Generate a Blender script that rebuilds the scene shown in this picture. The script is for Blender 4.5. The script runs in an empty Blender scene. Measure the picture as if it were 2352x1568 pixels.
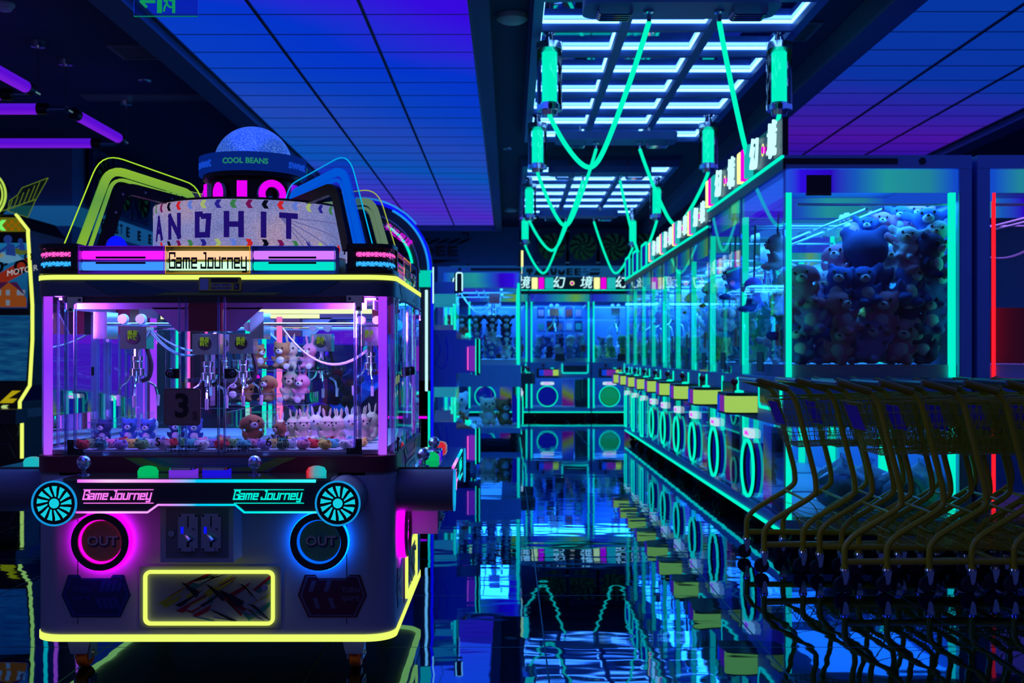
import bpy, math, random
from mathutils import Matrix, Vector, Euler
PI = math.pi
R = math.radians
rnd = random.Random(11)
scn = bpy.context.scene
COL = scn.collection

def S(r, g, b):
    f = lambda c: (c / 12.92 if c <= .04045 else ((c + .055) / 1.055) ** 2.4)
    return (f(r / 255), f(g / 255), f(b / 255), 1)

# ---------------------------------------------------------------- camera, world, light, exposure
cd = bpy.data.cameras.new('camera')
cam = bpy.data.objects.new('camera', cd)
COL.objects.link(cam)
cam.location = (0, 0, 1.2)
cam.rotation_euler = (R(90), 0, 0)
cd.sensor_width = 36
cd.lens = 2600 / 2352 * 36
cd.shift_x = 6 / 2352
cd.shift_y = 31 / 2352
cd.clip_end = 100
cd.dof.use_dof = True
cd.dof.focus_distance = 4.15
cd.dof.aperture_fstop = 5.0
scn.camera = cam
wd = bpy.data.worlds.new('night_room')
scn.world = wd
wd.use_nodes = True
wd.node_tree.nodes['Background'].inputs[0].default_value = (.34, .32, 1.0, 1)
wd.node_tree.nodes['Background'].inputs[1].default_value = .13
scn.view_settings.view_transform = 'Standard'
scn.view_settings.look = 'None'
scn.view_settings.gamma = 1
scn.view_settings.exposure = 0.0
scn.cycles.max_bounces = 10
scn.cycles.diffuse_bounces = 3
scn.cycles.glossy_bounces = 6
scn.cycles.transparent_max_bounces = 24
scn.cycles.caustics_reflective = False
scn.cycles.caustics_refractive = False
scn.cycles.sample_clamp_indirect = 4
scn.cycles.use_denoising = True

def area(name, loc, rot, sx, sy, col, power):
    l = bpy.data.lights.new(name, 'AREA')
    l.shape = 'RECTANGLE'; l.size = sx; l.size_y = sy
    l.color = col; l.energy = power
    o = bpy.data.objects.new(name, l)
    COL.objects.link(o); o.location = loc; o.rotation_euler = rot
    return o
# the glowing cloth ceilings, helped by lamps of the same size just under them
area('ceiling_cloth_light', (-1.4, 9.5, 3.55), (0, 0, 0), 2.2, 18, (.03, .20, 1), 75)
area('ceiling_cloth_light', (3.9, 9.5, 3.55), (0, 0, 0), 2.2, 15, (.07, .14, 1), 50)

# ---------------------------------------------------------------- materials
_m = {}
def _new(name):
    m = bpy.data.materials.new(name); m.use_nodes = True
    nt = m.node_tree
    for n in list(nt.nodes): nt.nodes.remove(n)
    o = nt.nodes.new('ShaderNodeOutputMaterial')
    return m, nt, o
def paint(name, col, rough=.45, metal=0, bump=0, bscale=200, spec=.5, var=.06, coat=0):
    if name in _m: return _m[name]
    m, nt, o = _new(name)
    b = nt.nodes.new('ShaderNodeBsdfPrincipled')
    b.inputs['Roughness'].default_value = rough
    b.inputs['Metallic'].default_value = metal
    b.inputs['Specular IOR Level'].default_value = spec
    b.inputs['Coat Weight'].default_value = coat
    tc = nt.nodes.new('ShaderNodeTexCoord')
    nz = nt.nodes.new('ShaderNodeTexNoise'); nz.inputs['Scale'].default_value = bscale if bump else 9
    nt.links.new(tc.outputs['Object'], nz.inputs['Vector'])
    mx = nt.nodes.new('ShaderNodeMix'); mx.data_type = 'RGBA'
    mx.inputs[6].default_value = [c * (1 - var) for c in col[:3]] + [1]
    mx.inputs[7].default_value = [min(1, c * (1 + var)) for c in col[:3]] + [1]
    nt.links.new(nz.outputs['Fac'], mx.inputs[0])
    nt.links.new(mx.outputs[2], b.inputs['Base Color'])
    if bump:
        bp = nt.nodes.new('ShaderNodeBump'); bp.inputs['Strength'].default_value = bump; bp.inputs['Distance'].default_value = .003
        nt.links.new(nz.outputs['Fac'], bp.inputs['Height']); nt.links.new(bp.outputs[0], b.inputs['Normal'])
    nt.links.new(b.outputs[0], o.inputs[0])
    _m[name] = m
    return m
def glow(name, col, k=1.0):
    if name in _m: return _m[name]
    m, nt, o = _new(name)
    e = nt.nodes.new('ShaderNodeEmission'); e.inputs[0].default_value = col; e.inputs[1].default_value = k
    nt.links.new(e.outputs[0], o.inputs[0])
    _m[name] = m
    return m
def glow_ramp(name, axis, lo, hi, stops, k=1.0, space='Object', noise=0.0):
    """lamp whose own colour runs along one axis (addressable LEDs, printed light cloth)"""
    if name in _m: return _m[name]
    m, nt, o = _new(name)
    e = nt.nodes.new('ShaderNodeEmission'); e.inputs[1].default_value = k
    if space == 'World':
        g = nt.nodes.new('ShaderNodeNewGeometry'); src = g.outputs['Position']
    else:
        g = nt.nodes.new('ShaderNodeTexCoord'); src = g.outputs['Object']
    d = nt.nodes.new('ShaderNodeVectorMath'); d.operation = 'DOT_PRODUCT'
    d.inputs[1].default_value = axis
    nt.links.new(src, d.inputs[0])
    mr = nt.nodes.new('ShaderNodeMapRange'); mr.inputs[1].default_value = lo; mr.inputs[2].default_value = hi
    nt.links.new(d.outputs['Value'], mr.inputs[0])
    val = mr.outputs[0]
    if noise:
        nz = nt.nodes.new('ShaderNodeTexNoise'); nz.inputs['Scale'].default_value = .45
        nt.links.new(src, nz.inputs['Vector'])
        a = nt.nodes.new('ShaderNodeMath'); a.operation = 'MULTIPLY_ADD'; a.inputs[1].default_value = noise; 
        nt.links.new(nz.outputs['Fac'], a.inputs[0]); nt.links.new(val, a.inputs[2])
        s_ = nt.nodes.new('ShaderNodeMath'); s_.operation = 'SUBTRACT'; s_.inputs[1].default_value = noise / 2
        nt.links.new(a.outputs[0], s_.inputs[0]); val = s_.outputs[0]
    cr = nt.nodes.new('ShaderNodeValToRGB')
    els = cr.color_ramp.elements
    els[0].position = stops[0][0]; els[0].color = stops[0][1]
    els[1].position = stops[-1][0]; els[1].color = stops[-1][1]
    for p, c in stops[1:-1]:
        x = els.new(p); x.color = c
    nt.links.new(val, cr.inputs[0]); nt.links.new(cr.outputs[0], e.inputs[0])
    nt.links.new(e.outputs[0], o.inputs[0])
    _m[name] = m
    return m
def clear(name, tint=(1, 1, 1, 1), refl=1.0, ior=1.45, rough=0.0, haze=0, hcol=(1, 1, 1, 1)):
    """thin acrylic sheet"""
    if name in _m: return _m[name]
    m, nt, o = _new(name)
    t = nt.nodes.new('ShaderNodeBsdfTransparent'); t.inputs[0].default_value = tint
    g = nt.nodes.new('ShaderNodeBsdfGlossy'); g.inputs['Roughness'].default_value = rough
    g.inputs[0].default_value = (refl, refl, refl, 1)
    f = nt.nodes.new('ShaderNodeFresnel'); f.inputs[0].default_value = ior
    mx = nt.nodes.new('ShaderNodeMixShader')
    nt.links.new(f.outputs[0], mx.inputs[0]); nt.links.new(t.outputs[0], mx.inputs[1]); nt.links.new(g.outputs[0], mx.inputs[2])
    out = mx.outputs[0]
    if haze:
        d = nt.nodes.new('ShaderNodeBsdfDiffuse'); d.inputs[0].default_value = hcol
        m2 = nt.nodes.new('ShaderNodeMixShader'); m2.inputs[0].default_value = haze
        nt.links.new(out, m2.inputs[1]); nt.links.new(d.outputs[0], m2.inputs[2]); out = m2.outputs[0]
    nt.links.new(out, o.inputs[0])
    _m[name] = m
    return m

NEON = S(238, 255, 112)
TEAL = S(0, 236, 196)
M = dict(
    shell=paint('white_powder_coat', (.55, .57, .62, 1), .42, bump=.15, bscale=900),
    shellB=paint('blue_lit_cabinet_paint', (.22, .40, .82, 1), .5),  # blue of the room light is put into the cabinet base colour
    grey=paint('grey_plastic', (.2, .21, .23, 1), .45),
    dark=paint('dark_grey_plastic', (.035, .037, .045, 1), .4),
    black=paint('black_plastic', (.008, .008, .010, 1), .35),
    maroon=paint('maroon_print', (.23, .01, .035, 1), .4),
    olive=paint('lime_print', (.32, .42, .05, 1), .4),
    chrome=paint('polished_steel', (.75, .76, .8, 1), .12, 1),
    steel=paint('brushed_steel', (.5, .52, .56, 1), .35, 1),
    orange=paint('orange_wheel', (.7, .12, .01, 1), .5),
    rubber=paint('black_rubber', (.012, .012, .014, 1), .6),
    cart=paint('yellow_cart_paint', (.62, .47, .0, 1), .38, coat=.2),
    purpleplastic=paint('purple_seat_plastic', (.25, .12, .75, 1), .5),
    acry=clear('clear_acrylic', (.93, .96, 1, 1), 1.0, 1.42),
    acryE=clear('acrylic_edge', (.55, .72, .95, 1), 1.0, 2.0, .05, .22, (.55, .75, 1, 1)),
    smoke=clear('clear_plastic_sheet', (.8, .88, .96, 1), 1.0, 1.5, .03, .06),
    felt=paint('white_felt', (.6, .65, .75, 1), .95, bump=.4, bscale=400),
    neon=glow('yellow_neon', NEON, 1.0),
    teal=glow('teal_neon', TEAL, 1.15),
    teal2=glow('teal_lantern', S(0, 240, 190), 1.1),
    white=glow('cold_white_led', S(190, 250, 255), 1.25),
    gridled=glow('grid_lamp_led', (.72, 2.0, 4.0, 1), 1.0),
    purple=glow_ramp('purple_pink_led', (0, 0, 1), .85, 1.41, [(0, S(176, 84, 255)), (.55, S(140, 50, 255)), (1, S(175, 60, 250))], 1.15),
    magenta=glow('magenta_led', S(240, 0, 255), 1.1),
    ringmag=glow('magenta_ring_led', (.8, 0, 1, 1), 7),
    pinkled=glow('pink_led', S(255, 90, 200), 1.1),
    blueled=glow('deep_blue_led', S(10, 20, 255), 1.0),
    skyled=glow('sky_led', S(30, 150, 250), 1.0),
    cyanled=glow('cyan_led', S(20, 205, 225), 1.0),
    redled=glow('red_led', S(255, 25, 40), 1.3),
    cream=glow('cream_led', S(245, 250, 190), 1.1),
    mirror=paint('mirror_tile', (.3, .42, .75, 1), .02, 1, var=.01),
    gridpaint=paint('blue_lit_frame_paint', (.06, .17, .55, 1), .5),  # frame base colour carries the blue light falling on it
)

# ---------------------------------------------------------------- mesh builder
class MB:
    def __init__(s): s.V = []; s.F = []; s.I = []; s.T = Matrix()
    def add(s, vs, fs, mi=0):
        o = len(s.V)
        s.V += [tuple(s.T @ Vector(v)) for v in vs]
        s.F += [tuple(i + o for i in f) for f in fs]
        s.I += [mi] * len(fs)
        return s
    def box(s, x0, x1, y0, y1, z0, z1, mi=0):
        v = [(x, y, z) for z in (z0, z1) for y in (y0, y1) for x in (x0, x1)]
        return s.add(v, [(0, 2, 3, 1), (4, 5, 7, 6), (0, 1, 5, 4), (2, 6, 7, 3), (0, 4, 6, 2), (1, 3, 7, 5)], mi)
    @staticmethod
    def _p(pl, u, v, w):
        return (u, w, v) if pl == 'xz' else (u, v, w) if pl == 'xy' else (w, u, v)
    def prism(s, pts, a, b, pl='xz', mi=0):
        n = len(pts)
        v = [s._p(pl, p[0], p[1], a) for p in pts] + [s._p(pl, p[0], p[1], b) for p in pts]
        f = [tuple(range(n))[::-1], tuple(range(n, 2 * n))] + [(i, (i + 1) % n, n + (i + 1) % n, n + i) for i in range(n)]
        return s.add(v, f, mi)
    def ring(s, po, pi_, a, b, pl='xz', mi=0):
        n = len(po)
        v = []
        for w in (a, b):
            v += [s._p(pl, p[0], p[1], w) for p in po] + [s._p(pl, p[0], p[1], w) for p in pi_]
        f = []
        for i in range(n):
            j = (i + 1) % n
            f += [(i, j, n + j, n + i), (2 * n + i, 3 * n + i, 3 * n + j, 2 * n + j),
                  (i, 2 * n + i, 2 * n + j, j), (n + i, n + j, 3 * n + j, 3 * n + i)]
        return s.add(v, f, mi)
    def wall(s, pts, a, b, mi=0, pl='xy', closed=True):
        n = len(pts)
        v = [s._p(pl, p[0], p[1], a) for p in pts] + [s._p(pl, p[0], p[1], b) for p in pts]
        return s.add(v, [(i, (i + 1) % n, n + (i + 1) % n, n + i) for i in range(n if closed else n - 1)], mi)
    def tube(s, pts, r, n=8, closed=False, mi=0, caps=True):
        P = [Vector(p) for p in pts]; N = len(P); v = []; up = None
        for i, p in enumerate(P):
            a = P[i - 1] if (i or closed) else P[i]
            c = P[(i + 1) % N] if (i < N - 1 or closed) else P[i]
            d = (c - a)
            d = d.normalized() if d.length > 1e-9 else Vector((0, 0, 1))
            if up is None:
                up = Vector((0, 0, 1)) if abs(d.z) < .9 else Vector((1, 0, 0))
            up = (up - d * up.dot(d))
            up = up.normalized() if up.length > 1e-6 else d.orthogonal().normalized()
            w = d.cross(up)
            rr = r[i] if isinstance(r, (list, tuple)) else r
            ra, rb = rr if isinstance(rr, tuple) else (rr, rr)
            for k in range(n):
                t = 2 * PI * (k + .5) / n
                v.append(tuple(p + up * (math.cos(t) * ra) + w * (math.sin(t) * rb)))
        f = []
        for i in range(N if closed else N - 1):
            j = (i + 1) % N
            for k in range(n):
                l = (k + 1) % n
                f.append((i * n + k, i * n + l, j * n + l, j * n + k))
        if caps and not closed:
            f += [tuple(range(n))[::-1], tuple((N - 1) * n + k for k in range(n))]
        return s.add(v, f, mi)
    def lathe(s, prof, c=(0, 0, 0), axis='z', n=24, mi=0, a0=0, a1=2 * PI):
        full = abs(a1 - a0 - 2 * PI) < 1e-6
        m = n if full else n + 1
        v = []
        for r, h in prof:
            for k in range(m):
                t = a0 + (a1 - a0) * k / n
                x, y = r * math.cos(t), r * math.sin(t)
                q = (x, y, h) if axis == 'z' else (x, h, y) if axis == 'y' else (h, x, y)
                v.append((q[0] + c[0], q[1] + c[1], q[2] + c[2]))
        f = []
        for i in range(len(prof) - 1):
            for k in range(n):
                l = (k + 1) % m
                f.append((i * m + k, i * m + l, (i + 1) * m + l, (i + 1) * m + k))
        return s.add(v, f, mi)
    def sph(s, c, r, n=12, mi=0, rot=None):
        rx, ry, rz = r if isinstance(r, (tuple, list)) else (r, r, r)
        v = []; h = n // 2
        for i in range(h + 1):
            a = PI * i / h
            for k in range(n):
                t = 2 * PI * k / n
                q = Vector((rx * math.sin(a) * math.cos(t), ry * math.sin(a) * math.sin(t), rz * math.cos(a)))
                if rot: q = rot @ q
                v.append((q.x + c[0], q.y + c[1], q.z + c[2]))
        f = [(i * n + k, (i + 1) * n + k, (i + 1) * n + (k + 1) % n, i * n + (k + 1) % n) for i in range(h) for k in range(n)]
        return s.add(v, f, mi)
    def mesh(s, name, mats, ang=35):
        me = bpy.data.meshes.new(name)
        me.from_pydata(s.V, [], s.F)
        for m in (mats if isinstance(mats, (list, tuple)) else [mats]): me.materials.append(m)
        me.polygons.foreach_set('material_index', s.I)
        me.validate()
        if ang:
            me.polygons.foreach_set('use_smooth', [True] * len(me.polygons))
            me.set_sharp_from_angle(angle=R(ang))
        me.update()
        return me
    def build(s, name, mats, parent=None, loc=None, rot=None, ang=35, **tg):
        o = bpy.data.objects.new(name, s.mesh(name, mats, ang))
        COL.objects.link(o)
        if parent: o.parent = parent
        if loc: o.location = loc
        if rot: o.rotation_euler = rot
        tag(o, **tg)
        return o

def tag(o, label=None, cat=None, group=None, kind=None):
    if label: o['label'] = label
    if cat: o['category'] = cat
    if group: o['group'] = group
    if kind: o['kind'] = kind
    return o
def empty(name, loc=(0, 0, 0), rz=0, label=None, cat=None, group=None, parent=None):
    o = bpy.data.objects.new(name, None); COL.objects.link(o)
    o.empty_display_size = .05
    o.location = loc; o.rotation_euler = (0, 0, rz)
    if parent: o.parent = parent
    return tag(o, label, cat, group)
def kids(o): return [c for c in bpy.data.objects if c.parent == o]
def copy_tree(o, parent=None, ch=None):
    c = o.copy(); COL.objects.link(c); c.parent = parent
    for k in kids(o): copy_tree(k, c)
    return c
def rrect(cx, cy, w, h, r, n=5):
    p = []
    for (sx, sy, a) in ((1, 1, 0), (-1, 1, 90), (-1, -1, 180), (1, -1, 270)):
        for k in range(n + 1):
            t = R(a + 90 * k / n)
            p.append((cx + sx * (w / 2 - r) + r * math.cos(t), cy + sy * (h / 2 - r) + r * math.sin(t)))
    return p
def circ(cx, cy, r, n=32, a0=0):
    return [(cx + r * math.cos(a0 + 2 * PI * k / n), cy + r * math.sin(a0 + 2 * PI * k / n)) for k in range(n)]
def fillet(pts, rad, n=5):
    """round the inner corners of an open polyline (any dimension)"""
    P = [Vector(p) for p in pts]; out = [P[0]]
    for i in range(1, len(P) - 1):
        a = (P[i - 1] - P[i]); b = (P[i + 1] - P[i])
        d = min(rad, a.length * .45, b.length * .45)
        q0 = P[i] + a.normalized() * d; q1 = P[i] + b.normalized() * d
        for k in range(n + 1):
            t = k / n
            out.append(q0 * (1 - t) ** 2 + P[i] * 2 * t * (1 - t) + q1 * t * t)
    return [tuple(p) for p in out + [P[-1]]]
def stroke(pts, w):
    """ribbon polygon (left points, right points) around a 2D polyline"""
    P = [Vector(p) for p in pts]; L = []; Q = []
    for i, p in enumerate(P):
        d0 = (p - P[i - 1]).normalized() if i else None
        d1 = (P[i + 1] - p).normalized() if i < len(P) - 1 else None
        d = ((d0 or d1) + (d1 or d0)).normalized()
        nrm = Vector((-d.y, d.x))
        k = 1 / max(.4, nrm.dot(Vector((-(d1 or d0).y, (d1 or d0).x))))
        ww = (w[i] if isinstance(w, list) else w) / 2 * k
        L.append(tuple(p + nrm * ww)); Q.append(tuple(p - nrm * ww))
    return L, Q
def ribbon(mb, pts, w, a, b, pl='xz', mi=0, T=None):
    L, Q = stroke(pts, w)
    n = len(L)
    old = mb.T
    if T: mb.T = T
    v = []
    for c in (a, b):
        v += [mb._p(pl, p[0], p[1], c) for p in L] + [mb._p(pl, p[0], p[1], c) for p in Q]
    f = []
    for i in range(n - 1):
        f += [(i, i + 1, n + i + 1, n + i), (2 * n + i, 3 * n + i, 3 * n + i + 1, 2 * n + i + 1),
              (i, 2 * n + i, 2 * n + i + 1, i + 1), (n + i, n + i + 1, 3 * n + i + 1, 3 * n + i)]
    f += [(0, n, 3 * n, 2 * n), (n - 1, 3 * n - 1, 4 * n - 1, 2 * n - 1)]
    mb.add(v, f, mi); mb.T = old

def text_mesh(body, size, ext=.001, offset=0, sx=1, shear=0, align='CENTER', space=1):
    c = bpy.data.curves.new('t', 'FONT')
    c.body = body; c.size = size; c.extrude = ext; c.offset = offset; c.align_x = align; c.align_y = 'CENTER'
    c.shear = shear; c.space_character = space; c.resolution_u = 3
    o = bpy.data.objects.new('t', c); COL.objects.link(o)
    bpy.context.view_layer.update()
    me = bpy.data.meshes.new_from_object(o.evaluated_get(bpy.context.evaluated_depsgraph_get()))
    bpy.data.objects.remove(o); bpy.data.curves.remove(c)
    if sx != 1:
        for v in me.vertices: v.co.x *= sx
    return me
def text(name, body, size, mat, loc, parent=None, rot=(PI / 2, 0, 0), label=None, bend=None, **k):
    me = text_mesh(body, size, **k)
    if bend:
        for v in me.vertices:
            a = v.co.x / bend
            x, y, z = v.co.x, v.co.y, v.co.z
            v.co = Vector((math.sin(a) * (bend + z), y, bend * 0 + math.cos(a) * (bend + z) - bend))
    me.materials.clear(); me.materials.append(mat); me.name = name
    o = bpy.data.objects.new(name, me); COL.objects.link(o)
    o.parent = parent; o.location = loc; o.rotation_euler = rot
    if label: o['label'] = label
    return o
# blocky lettering of the crane machine, drawn as strokes on a 3 x 5 grid
GL = {'G': [[(3, 4), (3, 5), (0, 5), (0, 0), (3, 0), (3, 2.6), (1.6, 2.6)]],
      'a': [[(0.2, 3.2), (2.6, 3.2), (2.6, 0), (0, 0), (0, 1.7), (2.6, 1.7)]],
      'm': [[(0, 0), (0, 3.2), (3.4, 3.2), (3.4, 0)], [(1.7, 3.2), (1.7, 0)]],
      'e': [[(2.6, 0), (0, 0), (0, 3.2), (2.6, 3.2), (2.6, 1.7), (0, 1.7)]],
      'J': [[(1.2, 5), (2.2, 5), (2.2, 0), (-.4, 0), (-.4, 1)]],
      'o': [[(0, 0), (0, 3.2), (2.6, 3.2), (2.6, 0), (-.3, 0)]],
      'u': [[(0, 3.2), (0, 0), (2.6, 0), (2.6, 3.5)]],
      'r': [[(0, 0), (0, 3.2), (2, 3.2)]],
      'n': [[(0, 0), (0, 3.2), (2.6, 3.2), (2.6, 0)]],
      'y': [[(0, 3.5), (0, 0), (2.6, 0)], [(2.6, 3.5), (2.6, -1.4), (.6, -1.4)]]}
def game_journey(name, width, height, mat, loc, parent, slant=.0, w=.75, rot=(0, 0, 0), thick=.0015):
    mb = MB(); x = 0; adv = {'m': 4.8, 'r': 3.2, 'J': 3.6, ' ': 1.8}
    tot = 42.8; k = width / tot; kz = height / 6
    for ch in 'Game Journey':
        for pl_ in GL.get(ch, []):
            for i in range(len(pl_) - 1):
                (x0, z0), (x1, z1) = pl_[i], pl_[i + 1]
                if abs(x1 - x0) > abs(z1 - z0):
                    q = [(min(x0, x1) - w / 2, z0 - w / 2), (max(x0, x1) + w / 2, z0 - w / 2), (max(x0, x1) + w / 2, z0 + w / 2), (min(x0, x1) - w / 2, z0 + w / 2)]
                else:
                    q = [(x0 - w / 2, min(z0, z1) - w / 2), (x0 + w / 2, min(z0, z1) - w / 2), (x0 + w / 2, max(z0, z1) + w / 2), (x0 - w / 2, max(z0, z1) + w / 2)]
                y0 = .0001 * i
                mb.prism([((x + a + slant * b) * k - width / 2, (b - 1.8) * kz) for a, b in q], -thick - y0, 0)
        x += adv.get(ch, 3.9)
    return mb.build(name, mat, parent, loc, rot, ang=0)
# ---------------------------------------------------------------- the room
def floor_material():
    m, nt, o = _new('polished_dark_tiles')
    N = nt.nodes; L = nt.links
    b = N.new('ShaderNodeBsdfPrincipled')
    b.inputs['Metallic'].default_value = 1
    b.inputs['Specular Tint'].default_value = (.5, .75, 1, 1)
    geo = N.new('ShaderNodeNewGeometry'); sp = N.new('ShaderNodeSeparateXYZ')
    L.new(geo.outputs['Position'], sp.inputs[0])
    def mth(op, a, c=None, d=None):
        n = N.new('ShaderNodeMath'); n.operation = op
        for i, v in enumerate((a, c, d)):
            if v is None: continue
            if isinstance(v, (int, float)): n.inputs[i].default_value = v
            else: L.new(v, n.inputs[i])
        return n.outputs[0]
    def line(src, off, s=1.0, w=.0035):
        f = mth('FRACT', mth('DIVIDE', mth('SUBTRACT', src, off), s))
        dd = mth('MINIMUM', f, mth('SUBTRACT', 1, f))
        return mth('LESS_THAN', dd, w)
    g = mth('MAXIMUM', line(sp.outputs[0], .146, .9), line(sp.outputs[1], .65))
    mx = N.new('ShaderNodeMix'); mx.data_type = 'RGBA'
    mx.inputs[6].default_value = (.12, .21, .46, 1); mx.inputs[7].default_value = (.03, .05, .1, 1)
    L.new(g, mx.inputs[0]); L.new(mx.outputs[2], b.inputs['Base Color'])
    L.new(mth('MULTIPLY_ADD', g, .4, .02), b.inputs['Roughness'])
    mp = N.new('ShaderNodeMapping'); mp.inputs['Scale'].default_value = (1.6, 3.2, 1)
    L.new(geo.outputs['Position'], mp.inputs[0])
    nz = N.new('ShaderNodeTexNoise'); nz.inputs['Scale'].default_value = 1.6; nz.inputs['Detail'].default_value = 1.2
    L.new(mp.outputs[0], nz.inputs['Vector'])
    # every tile lies at a slightly different tilt
    cell = N.new('ShaderNodeTexWhiteNoise'); cell.noise_dimensions = '2D'
    cb = N.new('ShaderNodeCombineXYZ')
    L.new(mth('FLOOR', mth('DIVIDE', mth('SUBTRACT', sp.outputs[0], .146), .9)), cb.inputs[0])
    L.new(mth('FLOOR', mth('SUBTRACT', sp.outputs[1], .65)), cb.inputs[1])
    L.new(cb.outputs[0], cell.inputs['Vector'])
    hgt = mth('ADD', nz.outputs['Fac'], mth('MULTIPLY', g, -.12))
    bp = N.new('ShaderNodeBump'); bp.inputs['Strength'].default_value = .6; bp.inputs['Distance'].default_value = .0016
    L.new(hgt, bp.inputs['Height']); L.new(bp.outputs[0], b.inputs['Normal'])
    L.new(b.outputs[0], o.inputs[0])
    return m
MB().box(-9, 7.5, -1.5, 23.2, -.1, 0).build('floor', floor_material(), kind='structure')
ceil_m = paint('navy_ceiling_paint', (.02, .035, .10, 1), .8)
wall_m = paint('blue_lit_wall_paint', (.10, .20, .46, 1), .75)  # blue room light is tinted into the wall colour
beam_m = paint('blue_lit_soffit_paint', (.07, .13, .30, 1), .7)  # soffit boards, with the blue light mixed into their base colour
CZ = 3.72
MB().box(-9, 7.5, -1.5, 23.2, CZ, CZ + .1).build('ceiling', ceil_m, kind='structure')
MB().box(-9, 7.5, 22.3, 22.5, 0, CZ).build('wall_back', wall_m, kind='structure')
MB().box(-5.3, -5.1, 13.4, 22.3, 0, CZ).build('wall_left', wall_m, kind='structure')
MB().box(-9, -5.1, 13.2, 13.4, 0, CZ).build('wall_left_front', wall_m, kind='structure')
MB().box(7, 7.2, -1.5, 22.3, 0, CZ).build('wall_right', wall_m, kind='structure')
# soffit boards round the two cloth ceilings
def soffit(x0, x1, name):
    MB().box(x0, x1, 1, 21.6, 3.52, CZ).build(name, beam_m, kind='structure')
soffit(-2.76, -2.54, 'trim_1'); soffit(-.255, -.14, 'trim_2'); soffit(2.53, 2.74, 'trim_3'); soffit(5.03, 5.25, 'trim_4')
MB().box(-2.54, -.255, 20.95, 21.2, 3.5, CZ).build('trim_5', beam_m, kind='structure')
MB().box(2.74, 5.03, 16.3, 16.6, 3.5, CZ).build('trim_6', beam_m, kind='structure')

clothL = glow_ramp('light_cloth_left', (-1.2, 1, 0), 7.5, 22, [
    (0, S(70, 6, 242)), (.07, S(58, 12, 238)), (.2, S(4, 56, 218)), (.32, S(10, 68, 205)), (.45, S(34, 76, 196)), (.6, S(10, 88, 198)), (.72, S(44, 68, 208)), (.88, S(82, 44, 214)), (1, S(66, 60, 212))], .85, 'World', .16)
clothR = glow_ramp('light_cloth_right', (-.35, 1, 0), 4.0, 15, [
    (0, S(6, 58, 200)), (.2, S(6, 66, 190)), (.42, S(14, 60, 190)), (.52, S(50, 40, 190)), (.64, S(84, 24, 188)), (.74, S(56, 20, 185)), (.86, S(20, 40, 190)), (1, S(10, 60, 180))], .7, 'World', .10)
def cloth_ceiling(x0, x1, y0, y1, mat, label):
    t = empty('ceiling_light_panel', ((x0 + x1) / 2, (y0 + y1) / 2, 3.6), 0, label, 'ceiling light')
    hx, hy = (x1 - x0) / 2, (y1 - y0) / 2
    MB().box(-hx, hx, -hy, hy, 0, .02).build('light_cloth', mat, t)
    s = MB(); n = int(round((y1 - y0) / .5))
    for k in range(n + 1):
        y = -hy + k * (2 * hy) / n
        s.box(-hx, hx, y - .0035, y + .0035, -.004, .0)
    for k in range(4):
        x = -hx + k * 2 * hx / 3
        w = .011 if 0 < k < 3 else .02
        s.box(x - w, x + w, -hy, hy, -.012, 0)
    s.build('seam_profile', M['dark'], t)
cloth_ceiling(-2.53, -.265, 1.0, 20.93, clothL, 'long purple and blue glowing cloth ceiling left of the aisle')
cloth_ceiling(2.76, 5.01, 1.0, 16.3, clothR, 'glowing cloth ceiling fading from blue to purple above the right row')

# printed banner bands and wall fans
band_m = paint('pale_blue_banner', (.25, .62, .8, 1), .5)
bandglow = glow_ramp('backlit_banner', (0, 0, 1), 0, 1, [(0, S(24, 96, 165)), (1, S(28, 110, 180))], .55)
ink = M['black']
def blocks(mb, spec, x, k, hh):
    """bold geometric TALUVEE lettering"""
    for ch in spec:
        if ch == 'T': mb.prism([(x, .4 * hh), (x, hh), (x + k, hh), (x + k, .4 * hh)], -.004, 0); mb.box(x + .3 * k, x + .7 * k, -.004, 0, 0, .42 * hh)
        elif ch == 'A': mb.prism([(x - .1 * k, 0), (x + .5 * k, hh), (x + 1.1 * k, 0)], -.004, 0)
        elif ch == 'L': mb.box(x, x + .5 * k, -.004, 0, 0, hh); mb.box(x + .5 * k, x + k, -.004, 0, 0, .4 * hh)
        elif ch == 'U': mb.prism([(x, hh), (x, .4 * hh), (x + .25 * k, 0), (x + .75 * k, 0), (x + k, .4 * hh), (x + k, hh), (x + .6 * k, hh), (x + .6 * k, .5 * hh), (x + .4 * k, .5 * hh), (x + .4 * k, hh)], -.004, 0)
        elif ch == 'V': mb.prism([(x + .5 * k + .55 * k * math.cos(a), .48 * hh + .52 * hh * math.sin(a)) for a in [R(d) for d in range(130, 411, 20)]] + [(x + .5 * k, .45 * hh)], -.004, 0)
        elif ch == 'E':
            mb.box(x, x + .45 * k, -.004, 0, 0, hh)
            for z in (0, .38, .76): mb.box(x + .45 * k, x + k, -.004, 0, z * hh, (z + .24) * hh)
        elif ch == '=':
            mb.box(x, x + k, -.004, 0, .42 * hh, .56 * hh); mb.box(x + .2 * k, x + .6 * k, -.004, 0, .8 * hh, .95 * hh); mb.box(x + .5 * k, x + 1.2 * k, -.004, 0, .05 * hh, .2 * hh)
        elif ch == '/':
            for q in range(4): mb.prism([(x + q * .35 * k, .6 * hh), (x + q * .35 * k + .2 * k, .6 * hh), (x + q * .35 * k + .5 * k, hh), (x + q * .35 * k + .3 * k, hh)], -.004, 0)
            mb.prism([(x - .1 * k, 0), (x + 1.2 * k, 0), (x + 1.6 * k, .45 * hh), (x - .1 * k, .45 * hh)], -.004, 0)
            x += .7 * k
        x += 1.2 * k
    return x
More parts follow.
